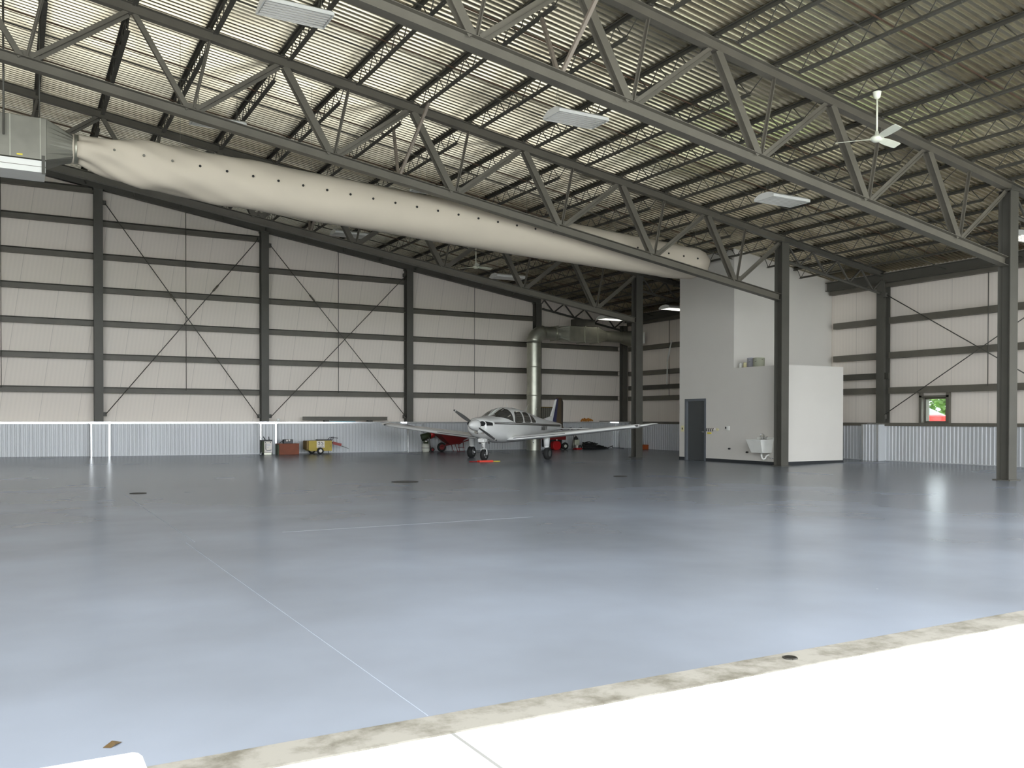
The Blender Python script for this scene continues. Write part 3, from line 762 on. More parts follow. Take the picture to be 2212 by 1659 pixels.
# ------------------------------------------------------------------ floor items: drains etc.
def disc(x,y,r,label,name='floor_drain',grate=True,z=None):
    z=fz(x,y) if z is None else z
    t=thing(name,label,'drain',(x,y,z))
    b=MB(); b.lathe((x,y,z),[(r,-.02),(r,.006),(r*.93,.008),(r*.93,.002)],32); b.build('rim',M['drain'],t)
    b=MB(); b.lathe((x,y,z),[(r*.93,-.02),(r*.93,.003)],32)
    for i in range(-3,4): 
        h=math.sqrt(max(0,(r*.9)**2-(i*r*.25)**2)); b.bb((x-h,y+i*r*.25-.008,z),(x+h,y+i*r*.25+.008,z+.007))
    b.build('grate',M['drain'],t)
disc(7.62,18.34,.30,'large round dark floor drain in front of the aircraft')
disc(2.05,17.86,.15,'small round dark floor drain on the joint at left')
disc(13.02,17.64,.17,'small faint floor drain ahead of the far freestanding column')
disc(3.96,3.70,.042,'small round metal cap set in the door sill at lower right','sill_cap',z=.004)
b=MB(); b.add([(.33,4.12,.001),(.37,4.16,.012),(.41,4.15,.002),(.38,4.11,.01),(.36,4.10,.001)],[(0,1,4),(1,3,4),(1,2,3)]); tag(b.build('dry_leaf',M['brown'],loc=(.36,4.12,0)),'small brown dry leaf on the floor at lower left','leaf')
# white rounded object corner at bottom left
b=MB(); b.bb((-.9,2.6,.0),(.335,2.83,.42)); 
o=b.build('barrier_block',M['white'],loc=(-.3,2.7,0),bevel=.03); tag(o,'white rounded block at the bottom left corner outside the door','block')
o.rotation_euler.z=0

# ------------------------------------------------------------------ office wall fittings
X0=TX
t_=thing('utility_sink','white wall mounted utility sink beside the column','sink',(X0,20.05,.35))
def sinkring(z,dx,dy,y0=20.07): # wall edge fixed at X0
    return [V((X0-.005,y0-dy,z)),V((X0-dx,y0-dy,z)),V((X0-dx,y0+dy,z)),V((X0-.005,y0+dy,z))]
b=MB(); b.loft([sinkring(.37,.40,.24),sinkring(.74,.54,.31),sinkring(.79,.56,.33),sinkring(.79,.51,.29),sinkring(.74,.5,.28),sinkring(.45,.37,.21)],smooth=False); b.build('basin',M['porcelain'],t_,bevel=.012)
b=MB(); b.bb((X0-.06,19.74,.79),(X0-.005,20.40,.85)); b.build('backsplash',M['porcelain'],t_)
b=MB(); b.path([(X0-.1,20.07,.79),(X0-.1,20.07,.93),(X0-.16,20.07,.96),(X0-.25,20.07,.93)],.013); 
for s in(-1,1): b.tube((X0-.1,20.07+s*.09,.79),(X0-.1,20.07+s*.09,.86),.018); b.tube((X0-.1,20.07+s*.09,.86),(X0-.1,20.07+s*.16,.87),.01)
b.build('faucet',M['chrome'],t_)
b=MB(); b.path([(X0-.2,20.07,.4),(X0-.2,20.07,.28),(X0-.19,20.05,.2),(X0-.16,20.02,.17),(X0-.12,19.98,.2),(X0-.11,19.96,.27),(X0-.05,19.94,.3),(X0,19.92,.3)],.026,10); b.build('drain_trap',M['pvc'],t_)
b=MB(); b.path([(X0-.08,19.9,.22),(X0,19.76,.2)],.014,8); b.build('stop_valve',M['chrome'],t_)
t_=thing('light_switch','cream light switch left of the grey office door','switch',(X0,24.01,1.08)); b=MB(); b.bb((X0-.012,23.94,.98),(X0,24.08,1.19)); b.build('plate',M['cream'],t_)
b=MB(); b.bb((X0-.022,23.99,1.05),(X0-.012,24.03,1.12)); b.build('rocker',M['brown'],t_)
t_=thing('hook_rail','dark coat hook rail beside the grey office door','hook rail',(X0,22.5,1.07)); b=MB(); b.bb((X0-.02,22.36,1.05),(X0,22.74,1.12)); b.build('rail',M['sticker'],t_)
for i in range(4):
    b=MB(); y=22.42+i*.1; b.path([(X0-.02,y,1.11),(X0-.06,y,1.09),(X0-.07,y,1.03),(X0-.05,y,1.01)],.012,6); b.build('hook',M['black'],t_)
b=MB(); b.tube((X0-.0,22.24,1.07),(X0-.035,22.24,1.07),.05); tag(b.build('door_stop',M['cream'],loc=(X0,22.24,1.07)),'round cream knob at the right end of the hook rail','knob')
b=MB(); b.bb((X0-.03,22.55,.92),(X0,22.72,.97)); tag(b.build('yellow_tag',M['yellow'],loc=(X0,22.6,.92)),'small yellow tag below the hook rail','tag')
t_=thing('outlet_box','small white outlet box on the wall between hook rail and sink','outlet',(X0,21.75,1.12)); b=MB(); b.bb((X0-.03,21.69,1.05),(X0,21.8,1.19)); b.build('box',M['white'],t_); b=MB(); b.bb((X0-.035,21.8,1.1),(X0-.005,21.86,1.16)); b.build('switch_knob',M['black'],t_)
for y,z,nm in ((21.66,.45,'between the door and the sink'),(20.86,.36,'just left of the sink')):
    b=MB(); b.tube((X0,y,z),(X0-.06,y,z),.03); b.tube((X0-.04,y-.04,z),(X0-.04,y+.05,z),.014); tag(b.build('pipe_stub',M['black'],loc=(X0,y,z)),'small dark pipe stub low on the wall '+nm,'pipe stub')
# cans on the office box
def can(x,y,r,h,m,label,lid=None):
    t=thing('paint_can',label,'can',(x,y,ZB),group='cans on top of the office box')
    b=MB(); b.lathe((x,y,ZB),[(r,0),(r,h*.93),(r*1.03,h*.94),(r*1.03,h)],20); b.build('body',m,t)
    b=MB(); b.lathe((x,y,ZB+h-.012),[(r*.9,0),(r*.9,.018)],20); b.build('lid',lid or m,t)
    if r>.1:
        b=MB(); b.path([(x-.02,y-r-.01,ZB+h*.8),(x-r-.02,y-.03,ZB+h*.55),(x-.02,y+r+.01,ZB+h*.8)],.005,6); b.build('bail_handle',M['chrome'],t)
can(20.52,21.32,.05,.15,M['porcelain'],'leftmost small white bottle-sized can on the office box',M['stripe'])
can(20.52,21.12,.055,.16,M['cream'],'second small can in front of the blue-grey can',M['stripe'])
can(20.72,21.02,.15,.31,M['can'],'tall blue-grey can behind the small cans on the office box')
can(20.62,20.62,.18,.29,M['can_g'],'wide silver and green pail at the right on the office box')

# ------------------------------------------------------------------ ledge things
t_=thing('spare_girt','long spare dark steel channel lying on the back wall ledge','beam',(10.9,33.0,ZS))
b=MB(); b.prism((9.55,32.95,ZS+.13),(12.95,32.95,ZS+.13),cprof(.1,.14,.01)); b.build('channel',M['steel2'],t_)
b=MB(); 
for x in(10.45,12.2): b.bb((x-.09,32.85,ZS),(x+.09,33.05,ZS+.06))
b.build('support_block',M['joist'],t_)
b=MB(); b.bb((10.55,32.88,ZS+.005),(11.6,32.92,ZS+.03)); b.build('teal_strip',M['teal'],t_)
b=MB(); b.lathe((8.62,32.95,ZS),[(.06,0),(.065,.1),(.05,.13)],14); tag(b.build('small_white_can',M['white'],loc=(8.62,32.95,ZS)),'small white can on the ledge right of the middle braced column','can')
t_=thing('leaning_sheet','offcut of ribbed metal sheet leaning on the wall behind the aircraft tail','metal sheet',(20.2,33.1,ZS)); b=MB()
b2=MB(); liner(b2,'x',PX(1168,33),PX(1195,33),33.05,lambda x,y: ZS,ZS+.62,dep=.03,p=.1); liner(b2,'x',PX(1168,33),PX(1195,33),33.065,lambda x,y: ZS,ZS+.62,dep=.03,p=.1); b2.build('sheet',M['galv_dull'],t_)
b=MB(); b.bb((PX(1168,33),33.0,ZS+.62),(PX(1195,33),33.08,ZS+.66)); b.build('edge_strip',M['ochre_d'],t_)
b=MB(); xx=PX(1266,32.95)
for i in range(5):
    b.path([(xx-.3+.1*i,32.9,ZS+.03),(xx-.2+.1*i,32.95,ZS+.12+.03*(i%2)),(xx-.05+.1*i,32.93,ZS+.05)],.035,6)
tag(b.build('strap_bundle',M['straporange'],loc=(xx,32.95,ZS)),'tangle of orange straps on the ledge right of the aircraft tail','straps')
b=MB(); b.prism((PX(1295,32.95),32.95,ZS+.025),(PX(1338,32.95),32.95,ZS+.025),rect(.08,.03)); tag(b.build('flat_bar',M['joist'],loc=(23,32.95,ZS)),'dark flat bar on the ledge left of the corner','bar')

# ------------------------------------------------------------------ wheels helper
def wheel(name,c,r,w,axis,parent,local=False,hub=M['chrome'],hr=.45,seg=24,tire=None):
    b=MB(); prof=[(r*.55,-w*.5),(r*.85,-w*.5),(r*.97,-w*.32),(r,-w*.1),(r,w*.1),(r*.97,w*.32),(r*.85,w*.5),(r*.55,w*.5)]
    b.lathe(c,prof,seg,axis); t=b.build(name,tire or M['tire'],parent,local=local)
    b=MB(); b.lathe(c,[(r*.1,-w*.55),(r*hr,-w*.5),(r*hr*1.15,-w*.53),(r*hr*1.15,w*.53),(r*hr,w*.5),(r*.1,w*.55)],seg,axis); b.build('hub',hub,t,local=local)
    return t

# ------------------------------------------------------------------ aircraft
HD=math.radians(214.2)
AP=thing('light_aircraft','small white low-wing propeller aircraft with blue and brown tail parked at the back','aircraft',(15.09,26.96,fz(15,27)+.005),HD)
AP.scale=(.94,.94,.94)
sx_=[2.50,2.44,2.30,2.0,1.65,1.45,1.1,.8,.4,-.1,-.8,-1.5,-2.3,-3.2,-4.2,-4.9]
zt_=[1.44,1.50,1.535,1.56,1.59,1.63,1.79,1.875,1.915,1.90,1.82,1.70,1.57,1.46,1.37,1.30]
zb_=[1.02,.96,.86,.78,.70,.66,.63,.62,.62,.62,.64,.70,.79,.90,1.00,1.06]
hw_=[.33,.39,.44,.49,.54,.555,.565,.57,.57,.56,.53,.47,.38,.26,.14,.05]
zm_=[1.24,1.24,1.24,1.23,1.22,1.22,1.24,1.26,1.28,1.28,1.26,1.24,1.22,1.2,1.19,1.18]
def fus(x):
    s=sx_[::-1]; g=lambda a: float(np.interp(x,s,a[::-1])); return g(zt_),g(zb_),g(hw_),g(zm_)
def Sphi(x,phi,off=0):
    zt,zb0,w,zm=fus(x); c,s=math.cos(phi),math.sin(phi)
    n=2.5 if s>=0 else 2.9
    e=2/n
    y=w*(abs(c)**e)*(1 if c>=0 else -1); h=(zt-zm) if s>=0 else (zm-zb0)
    z=zm+h*(abs(s)**e)*(1 if s>=0 else -1)
    p=V((x,y,z)); 
    if off: nrm=V((0,c,s)); p=p+nrm*off
    return p
def Sz(x,z,off=0,side=1):
    zt,zb0,w,zm=fus(x); h=(zt-zm) if z>=zm else (zm-zb0); n=2.5 if z>=zm else 2.9
    q=min(1,abs(z-zm)/h); y=w*(1-q**n)**(1/n)
    return V((x,(y+off)*side,z+off*(.5 if z>zm else 0)))
fx=list(np.linspace(2.5,2.3,5))+list(np.linspace(2.2,-4.9,60))
b=MB(); b.loft([[Sphi(x,2*PI*k/40) for k in range(40)] for x in fx]); F=b.build('fuselage',M['plane'],AP,local=True)
# inlets
for s in(-1,1):
    b=MB(); cen=V((2.5,s*.235,1.32)); n=20
    ring=[V((2.512,cen.y+.125*math.cos(2*PI*i/n),cen.z+.085*math.sin(2*PI*i/n))) for i in range(n)]
    r2=[V((2.40,cen.y+.11*math.cos(2*PI*i/n)+s*.12,cen.z+.07*math.sin(2*PI*i/n))) for i in range(n)]
    r3=[V((2.515,p.y+(p.y-cen.y)*.15,p.z+(p.z-cen.z)*.15)) for p in ring]
    b.loft([ring,[V((2.508,p.y,p.z)) for p in ring]]); b.build('cooling_inlet',M['dark'],F,local=True)
    # side slot of inlet wrapping onto cowl
    b=MB(); b.grid(lambda u,v: Sz(2.46-.30*u,1.25+.15*v*(1-.35*u),.006,s),6,4); b.build('inlet_slot',M['dark'],F,local=True)
    b=MB(); b.path([Sz(2.46-.32*u,1.41-.02*u,.008,s) for u in [i/5 for i in range(6)]]+[Sz(2.13,1.32,.01,s)]+[Sz(2.15+.3*u,1.235,.008,s) for u in [i/5 for i in range(6)]],.012,6); b.build('inlet_lip',M['plane'],F,local=True)
b=MB(); b.tube((2.40,.0,1.02),(2.52,.0,1.04),.07,seg=16); b.tube((2.35,.22,1.02),(2.475,.22,1.02),.055,seg=16); b.build('landing_light',M['chrome'],F,local=True)
b=MB(); b.bb((1.75,-.12,.66),(2.2,.12,.80)); b.build('air_scoop',M['plane'],F,local=True,bevel=.03)
for s in(-1,1):
    b=MB(); b.tube((1.9,s*.18,.62),(1.95,s*.18,.78),.03); b.build('exhaust_stub',M['prop'],F,local=True)
# glazing : rounded patches
def patch(b,fn,n=8,m=28,pw=.38):
    vs=[fn(.5,.5)];fs=[]
    for r in range(1,n+1):
        for k in range(m):
            a=2*PI*k/m; ca,sa=math.cos(a),math.sin(a)
            u=.5+.5*(abs(ca)**pw)*(1 if ca>0 else -1)*r/n; v=.5+.5*(abs(sa)**pw)*(1 if sa>0 else -1)*r/n
            vs.append(fn(u,v))
    for k in range(m): fs.append((0,1+k,1+(k+1)%m))
    for r in range(1,n):
        for k in range(m): a=1+(r-1)*m; c=1+r*m; fs.append((a+k,c+k,c+(k+1)%m,a+(k+1)%m))
    b.add(vs,fs,True)
def win(x0,x1,x2,x3,z0,z1,side,name):
    b=MB()
    def fn(u,v):
        z=z0+(z1-z0)*v; xa=x0+(x2-x0)*v; xb=x1+(x3-x1)*v; x=xa+(xb-xa)*u
        zt=fus(x)[0]; return Sz(x,min(z,zt-.03),.006,side)
    patch(b,fn); b.build(name,M['cabin'],F,local=True)
for s in(-1,1):
    win(.66,-.10,.50,-.06,1.34,1.76,s,'side_window'); win(-.20,-.82,-.18,-.74,1.34,1.735,s,'side_window'); win(-.92,-1.42,-.88,-1.12,1.34,1.64,s,'side_window')
    b=MB()
    def fn(u,v,s=s):
        x=1.62-.88*u; lo=1.56-.18*u**1.3; zt=fus(x)[0]; z=lo+(zt-.0-lo)*v*.985; return Sz(x,z,.006,s)
    b.grid(lambda u,v: fn(u,v),16,10); b.build('windshield',M['cabin'],F,local=True)
b=MB(); b.path([Sphi(x,PI/2,.012) for x in (1.6,1.35,1.1,.9,.74)],.012,6); b.build('windshield_post',M['plane'],F,local=True)
# twin stripes
for s in(-1,1):
    for dz,w,nm in ((0,.022,0),(-.045,.03,1)):
        b=MB(); b.grid(lambda u,v: Sz(2.05-6.7*u,(1.365-.13*u+dz)+(v-.5)*w*(1+.6*u),.004,s),60,1); b.build('stripe',M['stripe'],F,local=True)
# registration
def text_mesh(body,size,name,m,parent,mtx,local=True,ext=.002):
    cu=bpy.data.curves.new(name,'FONT'); cu.body=body; cu.size=size; cu.extrude=ext; cu.align_x='CENTER'; cu.align_y='CENTER'
    o=bpy.data.objects.new(name,cu); COL.objects.link(o)
    dg=bpy.context.evaluated_depsgraph_get(); me=bpy.data.meshes.new_from_object(o.evaluated_get(dg)); bpy.data.objects.remove(o)
    me.transform(mtx); me.materials.clear(); me.materials.append(m)
    o2=bpy.data.objects.new(name,me); COL.objects.link(o2)
    if parent: o2.parent=parent
    return o2
px,pz=-2.35,1.12
p0=Sz(-1.85,pz,.004,1); p1=Sz(-2.85,pz,.004,1); ax=(p1-p0).normalized(); up=(Sz(-2.35,pz+.08,.004,1)-Sz(-2.35,pz-.08,.004,1)).normalized(); nn=ax.cross(up).normalized(); 
ctr=(p0+p1)/2+V((0,.028,0)); Rm=Matrix((ax,up,nn)).transposed().to_4x4()
text_mesh('N38191',.24,'registration_number',M['stripe'],F,Matrix.Translation(ctr)@Rm)
p0=Sz(-1.85,pz,.004,-1); p1=Sz(-2.85,pz,.004,-1); ax=(p0-p1).normalized(); up=(Sz(-2.35,pz+.08,.004,-1)-Sz(-2.35,pz-.08,.004,-1)).normalized(); nn=ax.cross(up).normalized()
Rm=Matrix((ax,up,nn)).transposed().to_4x4()
text_mesh('N38191',.24,'registration_number',M['stripe'],F,Matrix.Translation((p0+p1)/2+V((0,-.028,0)))@Rm)
# wings
def airfoil(n=12,t=.14):
    pts=[]
    for i in range(n+1):
        c=(1-math.cos(PI*i/n))/2; y=t/.2*(.2969*math.sqrt(c)-.126*c-.3516*c*c+.2843*c**3-.1015*c**4); pts.append((c,y*1.15))
    lo=[(c,-y*.55) for c,y in pts[1:-1]][::-1]
    return pts+lo
AF=airfoil()
for s in(-1,1):
    b=MB(); rings=[]
    for y,xl,ch,z in ((.35,1.02,1.95,.74),(.62,.86,1.62,.76),(2.6,.80,1.58,.96),(4.85,.64,1.16,1.205),(5.2,.55,1.02,1.24)):
        rings.append([V((xl-c*ch,y*s,z+h*ch)) for c,h in AF])
    b.loft(rings); w=b.build('wing',M['plane'],AP,local=True)
    b=MB(); rings=[]
    for y,xl,ch,z,tk in ((5.205,.55,1.02,1.24,1),(5.38,.46,.95,1.27,.85),(5.52,.28,.75,1.31,.6),(5.60,.02,.45,1.33,.4),(5.62,-.2,.15,1.33,.2)):
        rings.append([V((xl-c*ch,y*s,z+h*ch*tk)) for c,h in AF])
    b.loft(rings); b.build('wing_tip',M['plane'],w,local=True)
    b=MB(); b.path([V((.86-0*.0,.62*s,.79)),V((.81,2.6*s,.985))],.012,6); b.build('leading_edge_seam',M['prop'],w,local=True)
    b=MB(); b.tube((.53,5.06*s,1.245),(.57,5.18*s,1.26),.03); b.build('navigation_light',M['prop'],w,local=True)
    # main gear
    b=MB(); b.tube((.02,1.55*s,.50),(.02,1.55*s,.92),.10,.13,seg=16); b.tube((.02,1.55*s,.44),(.02,1.55*s,.52),.085,.10,seg=16); g=b.build('gear_leg',M['plane'],AP,local=True)
    b=MB(); b.tube((.02,1.52*s,.24),(.02,1.55*s,.50),.045,seg=12); b.tube((.02,1.40*s,.235),(.02,1.55*s,.235),.03); b.build('oleo_strut',M['chrome'],g,local=True)
    wheel('main_wheel',(.0,1.50*s if 0 else 1.58*s,.235),.235,.17,'y',g,True,hub=M['prop'],hr=.42)
# nose gear
b=MB(); b.tube((1.98,0,.46),(2.02,0,.85),.065,.08,seg=14); g=b.build('nose_leg',M['plane'],AP,local=True)
b=MB(); b.tube((1.97,0,.40),(1.98,0,.62),.035,seg=12); b.path([(1.97,.0,.44),(1.96,.11,.42),(1.94,.115,.3),(1.93,.11,.215)],.02,8); b.path([(1.97,.0,.44),(1.96,-.11,.42),(1.94,-.115,.3),(1.93,-.11,.215)],.02,8); b.build('nose_fork',M['plane'],g,local=True)
wheel('nose_wheel',(1.93,0,.215),.215,.14,'y',g,True,hub=M['chrome'])
b=MB(); b.path([(2.03,.0,.62),(2.1,.02,.55),(2.06,.03,.46)],.015,6); b.build('torque_link',M['chrome'],g,local=True)
# spinner and prop
b=MB(); b.lathe((2.515,0,1.27),[(.19,0),(.195,.06),(.182,.16),(.148,.29),(.095,.40),(.04,.465),(0,.48)],24,'x'); sp=b.build('spinner',M['plane'],AP,local=True)
for s in(-1,1):
    b=MB(); th=math.radians(148); d=V((0,math.cos(th),math.sin(th)))*s; tt=V((0,-d.z,d.y)); n=10; rings=[]
    for i in range(n+1):
        r=.10+.90*i/n; tw=math.radians(52-34*i/n); ch=.075+.06*math.sin(PI*min(1,i/n*1.15))*.9; ch*=1 if i<n else .6; th_=.03*(1-.75*i/n)
        cx=V((math.sin(tw),0,0))+tt*math.cos(tw); nx=V((math.cos(tw),0,0))-tt*math.sin(tw); c0=V((2.60,0,1.27))+d*r
        rings.append([c0+cx*ch*.5*math.cos(a)+nx*th_*.5*math.sin(a) for a in [2*PI*k/10 for k in range(10)]])
    b.loft(rings); bl=b.build('propeller_blade',M['prop'],AP,local=True)
    b=MB(); b.loft([[p+d*o for p in rings[-2]] for o in(.0,.045)]); 
    b=MB(); rs=[[V(p)+(V(p)-(V((2.60,0,1.27))+d*(.10+.90*.9)))*.06+d*.0 for p in rings[9]],[V(p)+(V(p)-(V((2.60,0,1.27))+d*(.955)))*.06-d*.0 for p in rings[9]]]
    rs[1]=[p+d*.03 for p in rs[0]]; b.loft(rs); b.build('tip_band',M['white'],bl,local=True)
# tail
b=MB(); 
def fin(b,x0,x1,x2,x3,z0,z1,t0=.05,t1=.03):
    vs=[]
    for y,k in((-1,0),(1,0)):
        vs+=[(x0,y*t0*.3,z0),(x1,y*t0*.5,z0),(x2,y*t1*.5,z1),(x3,y*t1*.3,z1)]
    b.add(vs,[(0,1,2,3),(7,6,5,4),(0,4,5,1),(1,5,6,2),(2,6,7,3),(3,7,4,0)])
fin(b,-3.45,-4.15,-4.42,-4.62 if 0 else -4.38,1.40,2.30) if 0 else None
b.add([(x,y,z) for y in(-.04,.04) for x,z in((-3.0,1.47),(-3.85,1.60),(-4.38,2.30),(-4.45,2.32),(-4.28,1.30),(-3.2,1.3))],[(0,1,2,3,4,5),(11,10,9,8,7,6)]+[(i,(i+1)%6,6+(i+1)%6,6+i) for i in range(6)]); Fn=b.build('tail_fin',M['plane'],AP,local=True)
def slab(name,m,pts,t=.045,parent=AP):
    n=len(pts); b=MB(); b.add([(x,y,z) for y in(-t,t) for x,z in pts],[tuple(range(n)),tuple(range(2*n-1,n-1,-1))]+[(i,(i+1)%n,n+(i+1)%n,n+i) for i in range(n)]); return b.build(name,m,parent,local=True)
slab('blue_fin_band',M['blue'],[(-3.95,1.40),(-4.40,2.318),(-4.52,2.345),(-4.30,1.30)],.047,Fn)
R_=slab('rudder',M['brown'],[(-4.30,1.28),(-4.52,2.345),(-4.92,2.33),(-5.04,2.2),(-5.00,1.10),(-4.6,1.10)],.044)
slab('rudder_edge_band',M['stripe'],[(-4.84,1.10),(-4.82,2.335),(-4.93,2.33),(-5.05,2.2),(-5.01,1.10)],.046,R_)
b=MB(); b.bb((-4.86,-.05,2.33),(-4.5,.05,2.375)); b.build('rudder_cap',M['brown'],R_,local=True)
b=MB(); b.lathe((-4.95,0,1.12),[(.09,0),(.07,-.08),(.02,-.14)],14,'x'); b.build('tail_cone',M['brown'],AP,local=True)
b=MB(); b.loft([[V((-4.25-c*.78+.0,y,1.09+h*.6)) for c,h in airfoil(8,.1)] for y in(-1.95,0,1.95)]); b.build('stabilator',M['plane'],AP,local=True)
# antennas
b=MB(); b.path([(.15,0,1.90),(.17,0,2.07)],[.012,.006],6); b.build('antenna',M['white'],AP,local=True)
for x in(-1.35,-2.15):
    for s in ((-1,1) if 0 else (1,)):
        b=MB(); b.path([(x,.0,fus(x)[0]-.01),(x-.28,.03,fus(x)[0]+.33)],[.008,.004],6); b.build('antenna',M['white'],AP,local=True)
b=MB(); b.tube((-.35,0,1.90),(-.35,0,1.925),.03); b.build('air_vent',M['white'],AP,local=True)
b=MB(); b.tube((.02,1.0,.70),(-.02,1.0,.6),.015); b.build('pitot_mast',M['chrome'],AP,local=True)

# tow bar on floor under nose wheel
R2=Matrix.Rotation(HD,3,'Z'); Nw=V((15.09,26.96,0))+R2@V((1.93*.94,0,0))
t_=thing('tow_bar','orange-red tow bar lying on the floor under the aircraft nose wheel','tow bar',(Nw.x,Nw.y-.25,0.0))
z0=fz(Nw.x,Nw.y)
bm=MB(); c=V((Nw.x-.1,Nw.y-.3,z0)); bm.tube(c+V((-.35,.05,.02)),c+V((.25,-.05,.02)),.018); bm.box(c+V((-.02,0,.03)),(.5,.16,.05)); bm.build('bar',M['ored'],t_)
bm=MB(); bm.tube(c+V((.25,-.05,.02)),c+V((.48,-.1,.02)),.012); bm.build('yellow_grip',M['yellow'],t_)
bm=MB(); bm.tube(c+V((-.55,.1,.02)),c+V((-.3,.04,.02)),.02); bm.build('handle',M['redcase'],t_)

# ------------------------------------------------------------------ equipment along back wall
def W(px,y): return PX(px,y)
yq=32.15
# charger
x0,x1=W(566.5,yq),W(588,yq); zf=fz(8,yq); xm=(x0+x1)/2; w=x1-x0
t_=thing('battery_charger','upright battery charger with pale front panel between the white trims','battery charger',(xm,yq,zf))
b=MB(); b.bb((x0,yq,zf+.07),(x1-.02,yq+.26,zf+.52)); b.build('case',M['olive'],t_,bevel=.015)
b=MB(); b.bb((x0+.07,yq-.012,zf+.08),(x1-.01,yq,zf+.49)); fp=b.build('front_panel',M['sticker'],t_)
b=MB(); 
b.path([(x0+.12,yq-.02,zf+.42),(x0+.12,yq-.02,zf+.2),(x0+.17,yq-.02,zf+.16),(x1-.03,yq-.02,zf+.18)],.01,6); b.build('cable_mark',M['black'],fp)
for xx in(x0+.11,x1-.07):
    b=MB(); b.tube((xx,yq-.02,zf+.455),(xx,yq-.012,zf+.455),.017); b.build('dial',M['black'],fp)
for k,(zz,ww) in enumerate(((.37,.12),(.33,.13),(.13,.16),(.26,.07))):
    b=MB(); b.bb((x0+.16,yq-.016,zf+zz),(x0+.16+ww,yq-.012,zf+zz+.018)); b.build('printed_line',M['can'],fp)
b=MB(); b.bb((x0-.01,yq-.02,zf+.5),(x1,yq+.27,zf+.54)); b.build('top_cover',M['black'],t_,bevel=.01)
b=MB(); b.tube((x0+.13,yq+.1,zf+.54),(x0+.06,yq+.1,zf+.66),.016); b.tube((x1-.09,yq+.1,zf+.54),(x1-.1,yq+.1,zf+.66),.016); b.build('cable_clamp',M['black'],t_)
b=MB(); b.bb((x0+.05,yq-.06,zf+.01),(x1-.04,yq,zf+.07)); b.build('foot_plate',M['galv'],t_)
wheel('wheel',(x0+.02,yq+.12,zf+.07),.07,.04,'x',t_); wheel('wheel',(x1,yq+.12,zf+.07),.07,.04,'x',t_)
# rust brown box with device
x0,x1=W(600,yq),W(646,yq)
t_=thing('tool_chest','rust brown metal chest on the floor between the charger and the mustard cart','chest',((x0+x1)/2,yq,zf))
b=MB(); b.bb((x0+.05,yq,zf),(x1,yq+.35,zf+.38)); b.build('body',M['rustbox'],t_,bevel=.008)
b=MB(); b.bb((x0+.03,yq-.01,zf+.375),(x1+.01,yq+.36,zf+.40)); b.build('lid',M['rustbox'],t_)
b=MB(); b.bb((x0-.0,yq+.02,zf),(x0+.05,yq+.33,zf+.37)); b.build('dark_end_panel',M['olive'],t_)
xa,xb=W(614,yq),W(634,yq)
t_=thing('power_unit','black box with two pale dials on top of the rust brown chest','power unit',((xa+xb)/2,yq,zf+.4))
b=MB(); b.bb((xa,yq+.05,zf+.40),(xb,yq+.25,zf+.55)); b.build('case',M['black'],t_,bevel=.01)
for k in(0,1):
    b=MB(); xx=xa+.11+.09*k; b.tube((xx,yq+.05,zf+.51+.012*k),(xx,yq+.035,zf+.51+.012*k),.034); b.build('dial',M['sticker'],t_)
b=MB(); b.path([(xa+.02,yq+.05,zf+.54),(xa-.06,yq+.03,zf+.5),(xa-.18,yq+.0,zf+.42)],.012,6); b.build('cable',M['black'],t_)
# mustard cart
yc=32.0; x0,x1=W(663,yc),W(717,yc); zf=fz(10,yc); 
t_=thing('ground_power_cart','mustard yellow two-wheeled ground power cart with a white sticker','equipment cart',((x0+x1)/2,yc,zf))
b=MB(); pts=[(x0+.07,zf+.16),(x0+.13,zf+.12),(x1-.0,zf+.12),(x1,zf+.15),(x1,zf+.50),(x0+.07,zf+.50)]
n=len(pts); b.add([(x,y,z) for y in(yc,yc+.55) for x,z in pts],[tuple(range(n)),tuple(range(2*n-1,n-1,-1))]+[(i,(i+1)%n,n+(i+1)%n,n+i) for i in range(n)]); b.build('body',M['ochre'],t_)
b=MB(); b.bb((x0,yc+.03,zf+.18),(x0+.068,yc+.5,zf+.50)); b.build('end_panel',M['ochre_d'],t_)
xs0,xs1=W(684,yc),W(701,yc)
b=MB(); b.bb((xs0,yc-.006,zf+.24),(xs1,yc,zf+.49)); s_=b.build('sticker',M['sticker'],t_)
b=MB(); cxs=(xs0+xs1)/2
b.path([(cxs-.09,yc-.012,zf+.44),(cxs-.04,yc-.012,zf+.455),(cxs-.03,yc-.012,zf+.40),(cxs-.08,yc-.012,zf+.36),(cxs-.02,yc-.012,zf+.34)],.012,5)
b.path([(cxs+.03,yc-.012,zf+.45),(cxs+.09,yc-.012,zf+.38),(cxs+.07,yc-.012,zf+.33),(cxs+.02,yc-.012,zf+.35)],.012,5); b.build('sticker_emblem',M['stripe'],s_)
b=MB(); b.bb((xs0+.03,yc-.01,zf+.26),(xs1-.03,yc-.006,zf+.28)); b.build('sticker_caption',M['stripe'],s_)
xw=W(690.5,yc)
wheel('wheel',(xw,yc-.07,zf+.125),.125,.09,'y',t_,hub=M['sticker'],hr=.42); wheel('wheel',(xw-.12,yc+.6,zf+.125),.125,.09,'y',t_,hub=M['sticker'])
b=MB(); b.bb((x1-.5,yc+.1,zf+.50),(x1+.05,yc+.4,zf+.545)); b.build('cable_tray',M['black'],t_)
b=MB(); b.path([(x1-.02,yc+.2,zf+.52),(x1+.05,yc+.2,zf+.60),(x1+.22,yc+.2,zf+.595),(x1+.3,yc+.2,zf+.585)],.014,6); b.path([(x1-.1,yc+.2,zf+.54),(x1+.0,yc+.2,zf+.62),(x1+.14,yc+.2,zf+.63)],.012,6); b.path([(x1+.14,yc+.2,zf+.62),(x1+.04,yc+.2,zf+.48),(x1+.02,yc+.2,zf+.40)],.012,6); b.build('cable',M['black'],t_)
